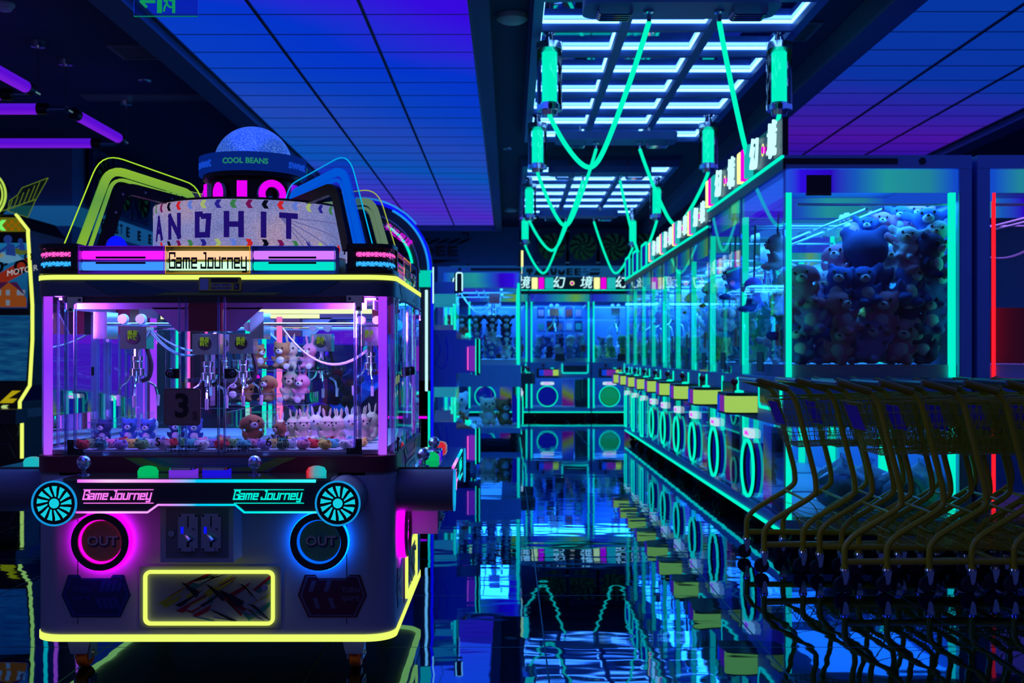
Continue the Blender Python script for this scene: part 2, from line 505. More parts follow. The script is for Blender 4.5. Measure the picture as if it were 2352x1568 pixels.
def banner(name, loc, rz, length, label, spec, cjk=None, cx=0, x0=.25):
    t = empty(name, loc, rz, label, 'banner')
    MB().box(0, length, 0, .04, 0, .23).build('band', bandglow, t)
    mb = MB()
    x = x0
    while x < length - 1.6:
        x = blocks(mb, spec, x, .13, .135) + .3
    mb.build('lettering', ink, t, (0, -.002, .045), ang=0)
    if cjk:
        text('chinese_lettering', cjk, .17, ink, (cx, -.006, .115), t, offset=.006)
MB().box(-5.1, -1.9, 22.1, 22.3, 2.0, 2.5).build('trim_7', beam_m, kind='structure')
banner('banner_band', (-1.15, 22.1, 2.71), 0, 6.4, 'light blue banner band lettered TALUVEE above the back machines', 'TALUVEE=/', x0=1.48)
banner('banner_band', (-8.9, 13.12, 2.70), 0, 3.86, 'light blue banner band lettered EE behind the left machines', 'UEE==/', x0=.6)
banner('banner_band', (-5.02, 13.2, 2.70), R(90), 7, 'light blue banner with Chinese characters on the left side wall', 'E', '塔鲁比 T', 1.15)
# big sign on the back wall
t = empty('wall_sign', (-2.66, 22.28, 3.14), 0, 'large dark TALUVEE lettering on the back wall left of the aisle', 'sign')
mb = MB(); blocks(mb, 'TALUVEE', 0, .2, .21)
mb.box(-.4, 1.68, -.004, 0, -.1, -.07); mb.prism([(.5, -.07), (.9, -.14), (1.3, -.14), (1.5, -.07)], -.004, 0)
for q in range(9): mb.prism([(0 + q * .2, .25), (.12 + q * .2, .25), (.24 + q * .2, .35), (.32 + q * .2, .35)], -.004, 0)
for (sx, px_) in ((1, 1.85), (-1, -.5)): 
    mb.box(px_ - .12 if sx > 0 else px_, px_ if sx > 0 else px_ + .12, -.004, 0, -.26, -.23); mb.box(px_ - .02, px_ + .01, -.004, 0, -.26, -.14)
    mb.box(px_ - .12 if sx > 0 else px_, px_ if sx > 0 else px_ + .12, -.004, 0, .44, .47); mb.box(px_ - .02, px_ + .01, -.004, 0, .38, .47)
mb.build('sign_lettering', ink, t, ang=0)
# round fans in a dark panel
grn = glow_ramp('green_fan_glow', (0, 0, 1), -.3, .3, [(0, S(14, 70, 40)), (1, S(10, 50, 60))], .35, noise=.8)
def wall_fan(loc, rz, label, grp):
    t = empty('wall_fan', loc, rz, label, 'wall fan', grp)
    MB().box(-.33, .33, -.05, 0, -.36, .36).build('fan_panel', paint('fan_panel_blue', (.03, .06, .2, 1), .5), t)
    mb = MB(); mb.ring(circ(0, 0, .29), circ(0, 0, .265), -.09, -.05); mb.build('fan_rim', paint('fan_rim', (.05, .09, .2, 1), .4), t)
    mb = MB()
    for k in range(9):
        a = 2 * PI * k / 9
        mb.prism([(r * math.cos(a + .9 * r / .26 + o_), r * math.sin(a + .9 * r / .26 + o_)) for r, o_ in ((.04, 0), (.15, 0), (.26, 0), (.26, .3), (.15, .32), (.04, .5))], -.075, -.06)
    mb.build('fan_blades', M['black'], t)
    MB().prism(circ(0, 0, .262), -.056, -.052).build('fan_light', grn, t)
    mb = MB()
    for sx in (-.28, .28):
        for sz in (-.31, .31): mb.lathe([(0, -.058), (.018, -.056), (.02, -.05)], (sx, 0, sz), 'y', 8)
    mb.build('bolt', M['steel'], t)
NUM = ['first', 'second', 'third', 'fourth', 'fifth', 'sixth', 'seventh', 'eighth', 'ninth', 'tenth', 'eleventh', 'twelfth', 'thirteenth', 'fourteenth']
for k in range(4):
    wall_fan((.84 + .6 * 1.0 * k * 1.0, 22.24, 3.32), 0, 'round green lit fan on the back wall, ' + NUM[k] + ' from the left', 'fans on the back wall')
for k in range(3):
    wall_fan((-5.04, 13.9 + .72 * k, 3.33), R(90), 'round dark fan on the left side wall, ' + NUM[k] + ' from its corner', 'fans on the left side wall')

# ---------------------------------------------------------------- mirrored grid lamps over the aisle
KL = 1.2
up_ = lambda z: 1.2 + (z - 1.2) * KL
def grid_lamp(y0, n, label, zc=3.6):
    """mirror ceiling of 3 x n recessed cells with an LED strip round each cell; y0 = first cross bar"""
    X0, W, D = .204, .642, .7236
    t = empty('grid_ceiling_lamp', (X0, y0, zc), 0, label, 'ceiling lamp', 'mirrored grid lamps over the aisle')
    Wt, Lt = 3 * W, n * D
    MB().box(-.06, Wt + .06, -.06, Lt + .06, .09, .119).build('housing', beam_m, t)
    MB().box(.0, Wt, .0, Lt, .083, .09).build('mirror', M['mirror'], t)
    f = MB()
    for i in range(4): f.box(i * W - .035, i * W + .035, -.035, Lt + .035, 0, .085)
    for j in range(n + 1): f.box(-.035, Wt + .035, j * D - .025, j * D + .025, 0.001, .084)
    f.build('grid_frame', M['gridpaint'], t)
    for i in range(3):
        for j in range(n):
            x0, x1, ya, yb = i * W + .036, (i + 1) * W - .036, j * D + .026, (j + 1) * D - .026
            mb = MB()
            mb.box(x0, x1, yb - .008, yb, .055, .079); mb.box(x0, x1, ya, ya + .008, .055, .079)
            mb.box(x0, x0 + .008, ya + .008, yb - .008, .055, .079); mb.box(x1 - .008, x1, ya + .008, yb - .008, .055, .079)
            mb.build('led_strip', M['gridled'], t)
    return t
grid_lamp(5.80 * KL, 8, 'large mirrored grid lamp of white LED cells, nearest the camera')
grid_lamp(12.06 * KL, 7, 'smaller looking mirrored grid lamp of white LED cells, farther down the aisle')
def hose_box(y, z, label):
    t = empty('hose_box', (.925 * KL, y * KL, up_(z)), 0, label, 'hose box', 'grey boxes that feed the glowing hoses'); t.scale = (KL, KL, KL)
    mb = MB(); mb.prism(rrect(0, 0, 1.05, .3, .07), 0, .07, 'xy'); mb.build('box_body', M['gridpaint'], t)
    for sx in (-.36, .36):
        h = MB()
        for q in range(4):
            y_ = -.08 + q * .035
            p = fillet([(sx - .09, y_, 0), (sx - .09, y_, -.045), (sx + .09, y_, -.045), (sx + .09, y_, 0)], .035)
            h.tube(p, .006, 6)
        h.build('coil_handle', M['chrome'], t)
    for sx in (-.17, .21):
        MB().lathe([(0, 0), (.028, 0), (.028, -.012), (.012, -.02), (.012, -.06), (0, -.06)], (sx, 0, 0), 'z', 12).build('hose_socket', M['chrome'], t)
    for sx in (-.3, .3): MB().tube([(sx, .1, .07), (sx, .1, 3.2 - z + .01)], .012, 6).build('hanger_rod', M['steel'], t)
BOX = [(6.12, 3.06, 'nearest grey hose box under the first grid lamp'), (9.85, 3.05, 'grey hose box at the far end of the first grid lamp'),
       (11.62, 3.05, 'grey hose box at the near end of the farther grid lamp'), (15.2, 3.05, 'farthest grey hose box, above the back machines')]
for b_ in BOX: hose_box(*b_)
def lantern(x, y, ztop, h, label):
    t = empty('tube_lantern', (x * KL, y * KL, up_(ztop - h)), 0, label, 'tube lantern', 'glass tube lanterns at the grid lamps'); t.scale = (KL, KL, KL)
    MB().lathe([(.047, .03), (.047, h - .06)], n=20).build('glow_core', M['teal2'], t)
    MB().lathe([(.078, .0), (.078, h - .02)], n=24).build('glass_tube', M['acry'], t)
    MB().lathe([(0, -.05), (.045, -.05), (.05, -.02), (.08, -.02), (.08, .012), (.05, .02), (.05, .03), (0, .03)], n=24).build('bottom_cap', M['chrome'], t)
    MB().lathe([(0, h - .06), (.05, h - .06), (.082, h - .04), (.082, h), (.03, h + .01), (.024, h + .05), (.04, h + .06), (.04, 3.2 - (ztop - h)), (0, 3.2 - (ztop - h))], n=24).build('top_cap', M['chrome'], t)
LAN = [(.25, 7.05, 3.14, .40), (1.68, 7.05, 3.14, .40), (.235, 9.45, 3.13, .36), (1.66, 9.45, 3.13, .36),
       (.225, 12.75, 3.12, .36), (1.66, 12.75, 3.12, .36), (.215, 15.5, 3.09, .34), (1.69, 15.5, 3.08, .36)]
LN = ['left tube lantern nearest the camera, glowing teal in a glass cylinder', 'right tube lantern nearest the camera, glowing teal in a glass cylinder',
      'left tube lantern, second along the aisle, glowing teal', 'right tube lantern, second along the aisle, glowing teal',
      'left tube lantern, third along the aisle, glowing teal', 'right tube lantern, third along the aisle, glowing teal',
      'left tube lantern farthest along the aisle, glowing teal', 'right tube lantern farthest along the aisle, glowing teal']
for a_, l_ in zip(LAN, LN): lantern(*a_, l_)
# glowing hoses sag from the box sockets to the lantern bottoms; zb = lowest height
HZ = [2.30, 2.29, 2.30, 2.31, 2.33, 2.28, 2.31, 2.31]
for k in range(8):
    by, bz, _ = BOX[k // 2]
    x0 = .925 + (-.17 if k % 2 == 0 else .21); z0 = bz - .06
    lx, ly, lz, lh = LAN[k]; z1 = lz - lh - .05
    # parabola with lowest point zb
    zb = HZ[k]; a_, c_ = math.sqrt(z0 - zb), math.sqrt(z1 - zb); tm = a_ / (a_ + c_)
    P = []
    for i in range(33):
        u = i / 32
        z = zb + (z0 - zb) * ((tm - u) / tm) ** 2 if u < tm else zb + (z1 - zb) * ((u - tm) / (1 - tm)) ** 2
        e = u + .055 * math.sin(2 * PI * u)    # steeper at the two ends, like a stiff hose
        P.append(((x0 + (lx - x0) * e) * KL, (by + (ly - by) * e) * KL, up_(z)))
    MB().tube(P, .0145 * KL, 10).build('glowing_hose', M['teal2'], None, label='glowing teal hose sagging to the ' + LN[k].split(',')[0].replace('tube lantern', 'lantern') + ('' if k in (0, 1, 6, 7) else ' ' + LN[k].split(', ')[1]),
        cat='light hose', group='glowing hoses under the grid lamps')

# ---------------------------------------------------------------- purple tube lamps, upper left
tubeM = glow_ramp('violet_tube', (0, 0, 1), -.05, .05, [(0, S(125, 30, 225)), (.4, S(95, 10, 220)), (1, S(88, 25, 225))], .9)
pts = {'a': (-3.79, 7.2), 'b': (-3.79, 9.1), 'c': (-3.79, 9.67), 'd': (-3.79, 11.2)}
Zt = 3.3
def tube_lamp(p, q, label):
    p, q = Vector((p[0], p[1], Zt)), Vector((q[0], q[1], Zt))
    d = (q - p).normalized(); ang = math.atan2(d.y, d.x); L = (q - p).length
    t = empty('tube_lamp', p, ang, label, 'tube lamp', 'violet tube lamps hung from the ceiling')
    MB().lathe([(0, .22), (.04, .22), (.047, .235), (.047, L - .235), (.04, L - .22), (0, L - .22)], axis='x', n=16).build('glow_tube', tubeM, t)
    for a, b in ((.0, .16), (L - .16, L)):
        MB().tube([(a, 0, 0), (b, 0, 0)], .022, 10).build('arm', M['chrome'], t)
    for a in (.15, L - .24): MB().tube([(a, 0, 0), (a + .09, 0, 0)], .05, 14).build('end_cap', M['black'], t)
tube_lamp((-3.79, 7.0), (-3.79, 9.1), 'violet tube lamp running off the left edge, upper slanting one')
tube_lamp((-5.4, 9.12), (-3.85, 9.12), 'short violet tube lamp, the upper level one')
tube_lamp((-5.7, 9.67), (-3.79, 9.67), 'violet tube lamp below it, the middle level one')
tube_lamp((-3.79, 9.69), (-3.79, 11.2), 'violet tube lamp slanting down to the right joint')
tube_lamp((-5.55, 11.23), (-3.9, 11.23), 'lowest violet tube lamp, level above the racing game')
for y, l in ((9.1, 'first'), (9.67, 'second'), (11.2, 'third')):
    t = empty('hanger_rod', (-3.79, y, Zt), 0, 'thin steel hanger rod with round canopy, %s from the left' % l, 'lamp hanger', 'hangers of the violet tube lamps')
    MB().tube([(0, 0, .02), (0, 0, CZ - Zt)], .008, 6).build('rod', M['chrome'], t)
    MB().lathe([(0, CZ - Zt - .05), (.055, CZ - Zt - .045), (.06, CZ - Zt)], n=18).build('canopy', M['chrome'], t)

# ceiling fittings
def detector(x, y, label):
    t = empty('smoke_detector', (x, y, CZ), 0, label, 'smoke detector')
    MB().lathe([(0, -.055), (.035, -.055), (.05, -.045), (.055, -.03)], n=20).build('sensor_head', M['shell'], t)
    MB().lathe([(.058, -.03), (.07, -.018), (.07, 0)], n=20).build('base', M['shell'], t)
detector(-3.62, 8.12, 'round white smoke detector at the upper left corner')
detector(-.21, 9.1 , 'small smoke detector on the ceiling strip beside the cloth ceiling')
t = empty('ceiling_speaker', (.02, 8.4, CZ), 0, 'round flat ceiling speaker left of the nearest grid lamp', 'ceiling speaker')
MB().lathe([(0, -.06), (.08, -.055), (.115, -.035), (.12, 0)], n=24).build('grille', M['shell'], t)
t = empty('ceiling_speaker', (.02, 19.5, CZ), 0, 'round flat ceiling speaker farther back in the dark strip', 'ceiling speaker')
MB().lathe([(0, -.06), (.08, -.055), (.115, -.035), (.12, 0)], n=24).build('grille', M['shell'], t)
for (x, y, w, d, l) in ((-3.0, 9.4, .55, .42, 'wide ceiling vent beside the left soffit'), (-3.5, 11.05, 1.3, .25, 'long narrow ceiling vent above the tube lamps'), (-3.1, 13.5, .6, .35, 'ceiling vent behind the blue dome'), (2.1, 8.8, .55, .5, 'ceiling vent between the grid lamp and right soffit')):
    t = empty('ceiling_vent', (x, y, CZ), 0, l, 'vent')
    MB().ring([(-w / 2, -d / 2), (w / 2, -d / 2), (w / 2, d / 2), (-w / 2, d / 2)], [(-w / 2 + .03, -d / 2 + .03), (w / 2 - .03, -d / 2 + .03), (w / 2 - .03, d / 2 - .03), (-w / 2 + .03, d / 2 - .03)], -.015, 0, 'xy').build('frame', M['grey'], t)
    mb = MB()
    for q in range(9): mb.box(-w / 2 + .03, w / 2 - .03, -d / 2 + .03 + q * (d - .07) / 9, -d / 2 + .045 + q * (d - .07) / 9, -.012, 0)
    mb.build('louvre', M['grey'], t)
for (x, y, l) in ((-3.35, 10.4, 'small round downlight right of the second hanger'), (-.02, 13.8, 'small round downlight in the strip beside the cloth ceiling'), (3.9, 17.2, 'small round downlight far right above the machines')):
    t = empty('downlight', (x, y, CZ), 0, l, 'downlight')
    MB().lathe([(.035, -.004), (.055, -.012), (.06, 0)], n=20).build('trim_ring', M['steel'], t)
    MB().lathe([(0, -.002), (.036, -.003)], n=16).build('lens', M['dark'], t)
# hanging exit sign
ex = empty('exit_sign', (-1.82, 6.0, 3.03), 0, 'hanging green exit sign with arrow and running figure at the top edge', 'exit sign')
exm = glow('exit_green', S(20, 170, 105), .7)
MB().box(-.17, .17, -.004, .004, -.035, .12).build('panel', clear('exit_plate', (.25, .55, .9, 1), haze=.12, hcol=(.05, .4, .3, 1)), ex)
mb = MB()
mb.prism([(-.14, .04), (-.105, .075), (-.095, .065), (-.112, .047), (-.055, .047), (-.055, .033), (-.112, .033), (-.095, .015), (-.105, .005)], -.008, -.005)
mb.build('arrow', exm, ex)
mb = MB()
mb.box(-.045, -.02, -.008, -.005, -.02, .1); mb.box(.035, .05, -.008, -.005, -.02, .1); mb.box(-.045, .05, -.008, -.005, .09, .105)
mb.build('door_symbol', exm, ex)
mb = MB(); mb.T = Matrix.Translation((.01, 0, .0))
mb.prism(circ(0, .075, .009, 12), -.008, -.005)
for p in ([(0, .062), (-.004, .03)], [(0, .055), (.018, .045), (.024, .056)], [(0, .055), (-.014, .042), (-.018, .05)], [(-.004, .03), (-.016, .01), (-.02, -.012)], [(-.004, .03), (.01, .012), (.028, .01)]):
    ribbon(mb, p, .009, -.008, -.005)
mb.build('running_figure', exm, ex, ang=0)
MB().box(-.17, .17, -.005, .005, -.038, -.034).build('lit_edge', glow('exit_edge', S(10, 120, 100), .8), ex)
mb = MB(); mb.tube([(-.12, 0, .12), (-.12, 0, CZ - 3.03)], .004, 6); mb.tube([(.12, 0, .12), (.12, 0, CZ - 3.03)], .004, 6); mb.build('hanger', M['steel'], ex)
# ---------------------------------------------------------------- plush toys
def fur(name, c): return paint('fur_' + name, c, .95, bump=.5, bscale=260, var=.15)
FUR = dict(brown=fur('brown', (.36, .17, .06, 1)), cream=fur('cream', (.72, .6, .42, 1)), white=fur('white', (.75, .75, .78, 1)),
           blue=fur('blue', (.05, .14, .5, 1)), navy=fur('navy', (.02, .04, .16, 1)), pink=fur('pink', (.72, .25, .4, 1)),
           lilac=fur('lilac', (.45, .3, .7, 1)), yellow=fur('yellow', (.75, .6, .1, 1)), green=fur('green', (.15, .4, .12, 1)),
           black=fur('black', (.02, .02, .025, 1)), teal=fur('teal', (.08, .5, .45, 1)), red=fur('red', (.55, .03, .04, 1)))
eyeM = paint('glossy_black_eye', (.004, .004, .006, 1), .08)
def blob(mb, res=.05):
    """fuse the overlapping ellipsoids into one smooth skin"""
    me = mb.mesh('tmp', M['felt'], None)
    o = bpy.data.objects.new('tmp', me); COL.objects.link(o)
    r = o.modifiers.new('r', 'REMESH'); r.mode = 'VOXEL'; r.voxel_size = res
    q = o.modifiers.new('s', 'SMOOTH'); q.factor = .6; q.iterations = 4
    bpy.context.view_layer.update()
    m2 = bpy.data.meshes.new_from_object(o.evaluated_get(bpy.context.evaluated_depsgraph_get()))
    bpy.data.objects.remove(o); bpy.data.meshes.remove(me)
    m2.materials.clear()
    m2.polygons.foreach_set('use_smooth', [True] * len(m2.polygons))
    return m2
# unit toy: sits on z=0, total height about 1, faces -Y
def toy_body(kind):
    b = MB()
    b.sph((0, 0, .26), (.24, .21, .27)); b.sph((0, -.02, .66), (.3, .26, .25))
    b.sph((-.15, -.2, .1), (.11, .2, .1)); b.sph((.15, -.2, .1), (.11, .2, .1))
    for s in (-1, 1):
        b.sph((s * .25, -.1, .33), (.075, .09, .18), rot=Euler((.5, s * .5, 0)).to_matrix())
        if kind == 'bear': b.sph((s * .22, .0, .87), (.1, .06, .1))
        elif kind == 'rabbit': b.sph((s * .12, .02, 1.05), (.07, .05, .24), rot=Euler((0, s * .18, 0)).to_matrix())
        elif kind == 'dog': b.sph((s * .3, -.02, .66), (.07, .1, .2), rot=Euler((0, -s * .35, 0)).to_matrix())
        elif kind == 'bigear': b.sph((s * .38, .02, .78), (.2, .05, .13), rot=Euler((0, -s * .45, 0)).to_matrix())
    if kind == 'dog': b.sph((0, .25, .2), (.05, .1, .05))
    if kind == 'rabbit': b.sph((0, .23, .18), (.08, .08, .08))
    return blob(b)
TOY = {k: toy_body(k) for k in ('bear', 'rabbit', 'dog', 'bigear')}
def toy_bits(nm, mat, fn):
    mb = MB(); fn(mb); return mb.mesh(nm, mat)
MUZ = toy_bits('muzzle', FUR['white'], lambda m: m.sph((0, -.24, .6), (.12, .08, .09)))
MUZC = toy_bits('muzzle', FUR['cream'], lambda m: m.sph((0, -.24, .6), (.12, .08, .09)))
BEL = toy_bits('belly_patch', FUR['white'], lambda m: m.sph((0, -.11, .28), (.16, .13, .18)))
EYE = toy_bits('eye', eyeM, lambda m: m.sph((0, 0, 0), (.034, .02, .04), 10))
NOSE = toy_bits('nose', eyeM, lambda m: m.sph((0, -.315, .635), (.04, .025, .028), 10))
TAGM = toy_bits('paper_tag', paint('paper_tag', (.7, .72, .75, 1), .7), lambda m: m.box(.1, .2, -.3, -.29, .3, .44))
_body = {}
def toy(kind, color, size, loc, rot, label, group, parts=True, mat=None):
    key = (kind, color)
    if key not in _body:
        me = TOY[kind].copy(); me.materials.append(FUR[color]); me.name = 'plush_' + kind
        _body[key] = me
    o = bpy.data.objects.new('plush_toy', _body[key]); COL.objects.link(o)
    o.location = loc; o.rotation_euler = rot; o.scale = (size, size, size)
    tag(o, label, 'plush toy', group)
    if parts:
        def ad(nm, me, l=(0, 0, 0)):
            c = bpy.data.objects.new(nm, me); COL.objects.link(c); c.parent = o; c.location = l
        ad('muzzle', MUZ if color not in ('white', 'cream') else MUZC)
        if kind in ('bear', 'bigear'): ad('belly_patch', BEL)
        ad('nose', NOSE)
        for s in (-1, 1): ad('eye', EYE, (s * .12, -.262 if kind != 'dog' else -.26, .72))
    return o

# ---------------------------------------------------------------- claw mechanism (shared)
def claw(parent, loc, s=1.0, badge=True, cable=None, part=empty):
    """carriage with wheels, motor and three prongs; a part of its machine"""
    mb = MB(); c = Vector(loc); mb.T = Matrix.Translation(c) @ Matrix.Scale(s, 4)
    mb.box(-.045, .045, -.04, .04, -.075, 0)
    g = mb.build('claw_carriage', M['chrome'], parent)
    w = MB(); w.T = mb.T
    for x in (-.03, .03): w.lathe([(0, -.06), (.016, -.06), (.018, -.045), (.018, -.042), (0, -.042)], (x, 0, .025), 'y', 14)
    w.build('roller', M['shell'], g)
    if badge:
        w = MB(); w.T = mb.T
        w.lathe([(.0, -.047), (.023, -.047), (.0235, -.04)], (0, 0, -.037), 'y', 20); w.build('badge', M['black'], g)
        text('badge_lettering', '鼎品\n科技', .0165 * s, glow('badge_print', S(170, 215, 60), .3), c + Vector((0, -.049, -.03)) * s, g, ext=.0004, offset=.0006)
    m = MB(); m.T = mb.T
    m.tube([(0, 0, -.075), (0, 0, -.105)], .012, 10)
    m.lathe([(0, -.1), (.02, -.1), (.02, -.115), (.017, -.118), (.017, -.14), (.024, -.142), (.024, -.165), (.012, -.17), (.012, -.19), (0, -.19)], n=16)
    mo = m.build('claw_motor', M['chrome'], parent)
    for k in range(3):
        a = R(-90 + 120 * k + 12)
        d = lambda r, z: (r * math.cos(a), r * math.sin(a), z)
        p = MB(); p.T = mb.T
        p.tube(fillet([d(.02, -.15), d(.035, -.185), d(.065, -.2), d(.075, -.24)], .012, 3), .004, 6)
        pr = p.build('prong', M['chrome'], parent)
        p = MB(); p.T = mb.T
        p.tube([d(.075, -.232), d(.074, -.27)], [.007, .006], 8); p.build('prong_tip', M['shell'], pr)
    h = MB(); h.T = mb.T
    h.tube(fillet([(.03, .01, -.07), (.045, .02, -.13), (.035, .02, -.175), (.012, .01, -.185)], .03), .0075, 7)
    h.build('ribbed_hose', M['rubber'], parent)
    if cable:
        for q in (0, .008):
            a, b = c + Vector((.05, 0, -.02 + q)), Vector(cable[0])
            P = [tuple(a.lerp(b, u) - Vector((0, 0, cable[1] * 4 * u * (1 - u)))) for u in [i / 16 for i in range(17)]]
            h = MB(); h.tube([(p[0], p[1] + q, p[2]) for p in P], .0032, 6); h.build('cable', M['shell'], parent)
# ---------------------------------------------------------------- the big four sided crane machine in front
HX, HY, HH = -1.05, 4.64, .64
KH = 1.055   # the machine stands a little farther off and is larger
hero = empty('crane_machine', (HX, HY, 0), 0, 'large neon crane machine on castors in front, lettered Game Journey, with yellow outlines', 'crane machine')
hero.location = (HX * KH, HY * KH, 1.2 * (1 - KH)); hero.scale = (KH, KH, KH)
def HW(x, y, z): return ((HX + x) * KH, (HY + y) * KH, 1.2 + (z - 1.2) * KH)
H = lambda mb, name, mat, **k: mb.build(name, mat, hero, **k)
def rot4(k): return Matrix.Rotation(k * PI / 2, 4, 'Z')
body = rrect(0, 0, 1.28, 1.28, .1, 8)
mb = MB(); mb.wall(body, .215, .785); mb.prism(body, .2, .216, 'xy'); mb.prism(body, .775, .79, 'xy'); b_ = H(mb, 'lower_body', M['shell'])
mb = MB()
for k in range(4):
    mb.T = rot4(k)
    for x in (-.475, .475): mb.box(x - .0015, x + .0015, -.6405, -.6395, .25, .77)
mb.build('panel_joint', M['dark'], b_)
def loop(r_out, z0, z1, w, mat, name, off=0):
    mb = MB(); mb.ring(rrect(0, 0, 1.28 + 2 * off, 1.28 + 2 * off, .1 + off, 8), rrect(0, 0, 1.28 - w, 1.28 - w, .09, 8), z0, z1, 'xy'); return H(mb, name, mat)
loop(0, .188, .213, .03, M['neon'], 'base_neon', .004)
# red band with printed stripes
band = MB(); band.ring(rrect(0, 0, 1.29, 1.29, .105, 8), rrect(0, 0, 1.2, 1.2, .09, 8), .785, .842, 'xy')
bnd = H(band, 'printed_band', M['maroon'])
for k in range(4):
    y0, y1 = -.6475, -.645
    for nm, mt, pg, dy in (('grey_stripe', M['grey'], [(-.22, .788), (.2, .788), (.28, .838), (-.31, .838)], 0),
                           ('lime_stripe', M['olive'], [(-.31, .838), (-.25, .838), (-.17, .805), (.15, .805), (.23, .838), (.30, .838), (.18, .79), (-.2, .79)], .001),
                           ('teal_stripe', paint('teal_print', (.03, .2, .2, 1)), [(-.24, .838), (-.2, .838), (-.14, .812), (.12, .812), (.18, .838), (.22, .838), (.13, .808), (-.15, .808)], .002)):
        q = MB(); q.T = rot4(k); q.prism(pg, y0 - dy, y1); q.build(nm, mt, bnd, ang=0)
# upper fascia and neon loop
fa = MB(); fa.ring(rrect(0, 0, 1.285, 1.285, .1, 8), rrect(0, 0, 1.1, 1.1, .05, 8), 1.408, 1.466, 'xy'); fas = H(fa, 'upper_fascia', paint('grey_green_fascia', (.12, .14, .15, 1), .4))
for k in range(4):
    for nm, mt, pg, ya in (('teal_stripe', paint('dim_teal_print', (.03, .12, .13, 1)), [(-.45, 1.462), (-.36, 1.412), (-.1, 1.412), (-.16, 1.43), (-.3, 1.462)], -.6445),
                           ('teal_stripe', paint('dim_teal_print', (.03, .12, .13, 1)), [(.45, 1.462), (.36, 1.412), (.1, 1.412), (.16, 1.43), (.3, 1.462)], -.6445),
                           ('lime_stripe', M['olive'], [(-.2, 1.412), (.22, 1.412), (.25, 1.42), (-.16, 1.42)], -.646)):
        q = MB(); q.T = rot4(k); q.prism(pg, ya, ya + .002); q.build(nm, mt, fas, ang=0)
loop(0, 1.466, 1.483, .04, M['neon'], 'top_neon', .006)
MB().prism(rrect(0, 0, 1.27, 1.27, .1, 8), 1.46, 1.488, 'xy').build('roof_plate', M['dark'], hero)
# price sticker under the neon (the little figure on it is left out)
st = MB(); st.prism(rrect(.03, 1.45, .15, .048, .006), -.650, -.647); sk = H(st, 'price_sticker', paint('yellow_sticker', (.85, .7, .04, 1)))
MB().prism(rrect(-.026, 1.449, .03, .04, .004), -.6515, -.65).build('sticker_field', M['shell'], sk)
MB().prism(rrect(.046, 1.463, .095, .014, .004), -.6515, -.65).build('sticker_field', M['dark'], sk)
MB().prism(rrect(.035, 1.447, .07, .009, .003), -.6515, -.65).build('sticker_field', M['shell'], sk)
MB().prism(rrect(.035, 1.435, .07, .009, .003), -.6515, -.65).build('sticker_field', M['shell'], sk)
MB().prism(rrect(.088, 1.441, .018, .022, .003), -.6515, -.65).build('sticker_field', M['dark'], sk)
text('sticker_text', '5.', .018, M['shell'], (.088, -.652, 1.441), sk, ext=.0003)
text('sticker_text', '15零钱币·送网络片', .0085, M['dark'], (.035, -.652, 1.447), sk, ext=.0003)
text('sticker_text', '最高兑换5枚套餐币', .0085, M['dark'], (.035, -.652, 1.435), sk, ext=.0003)

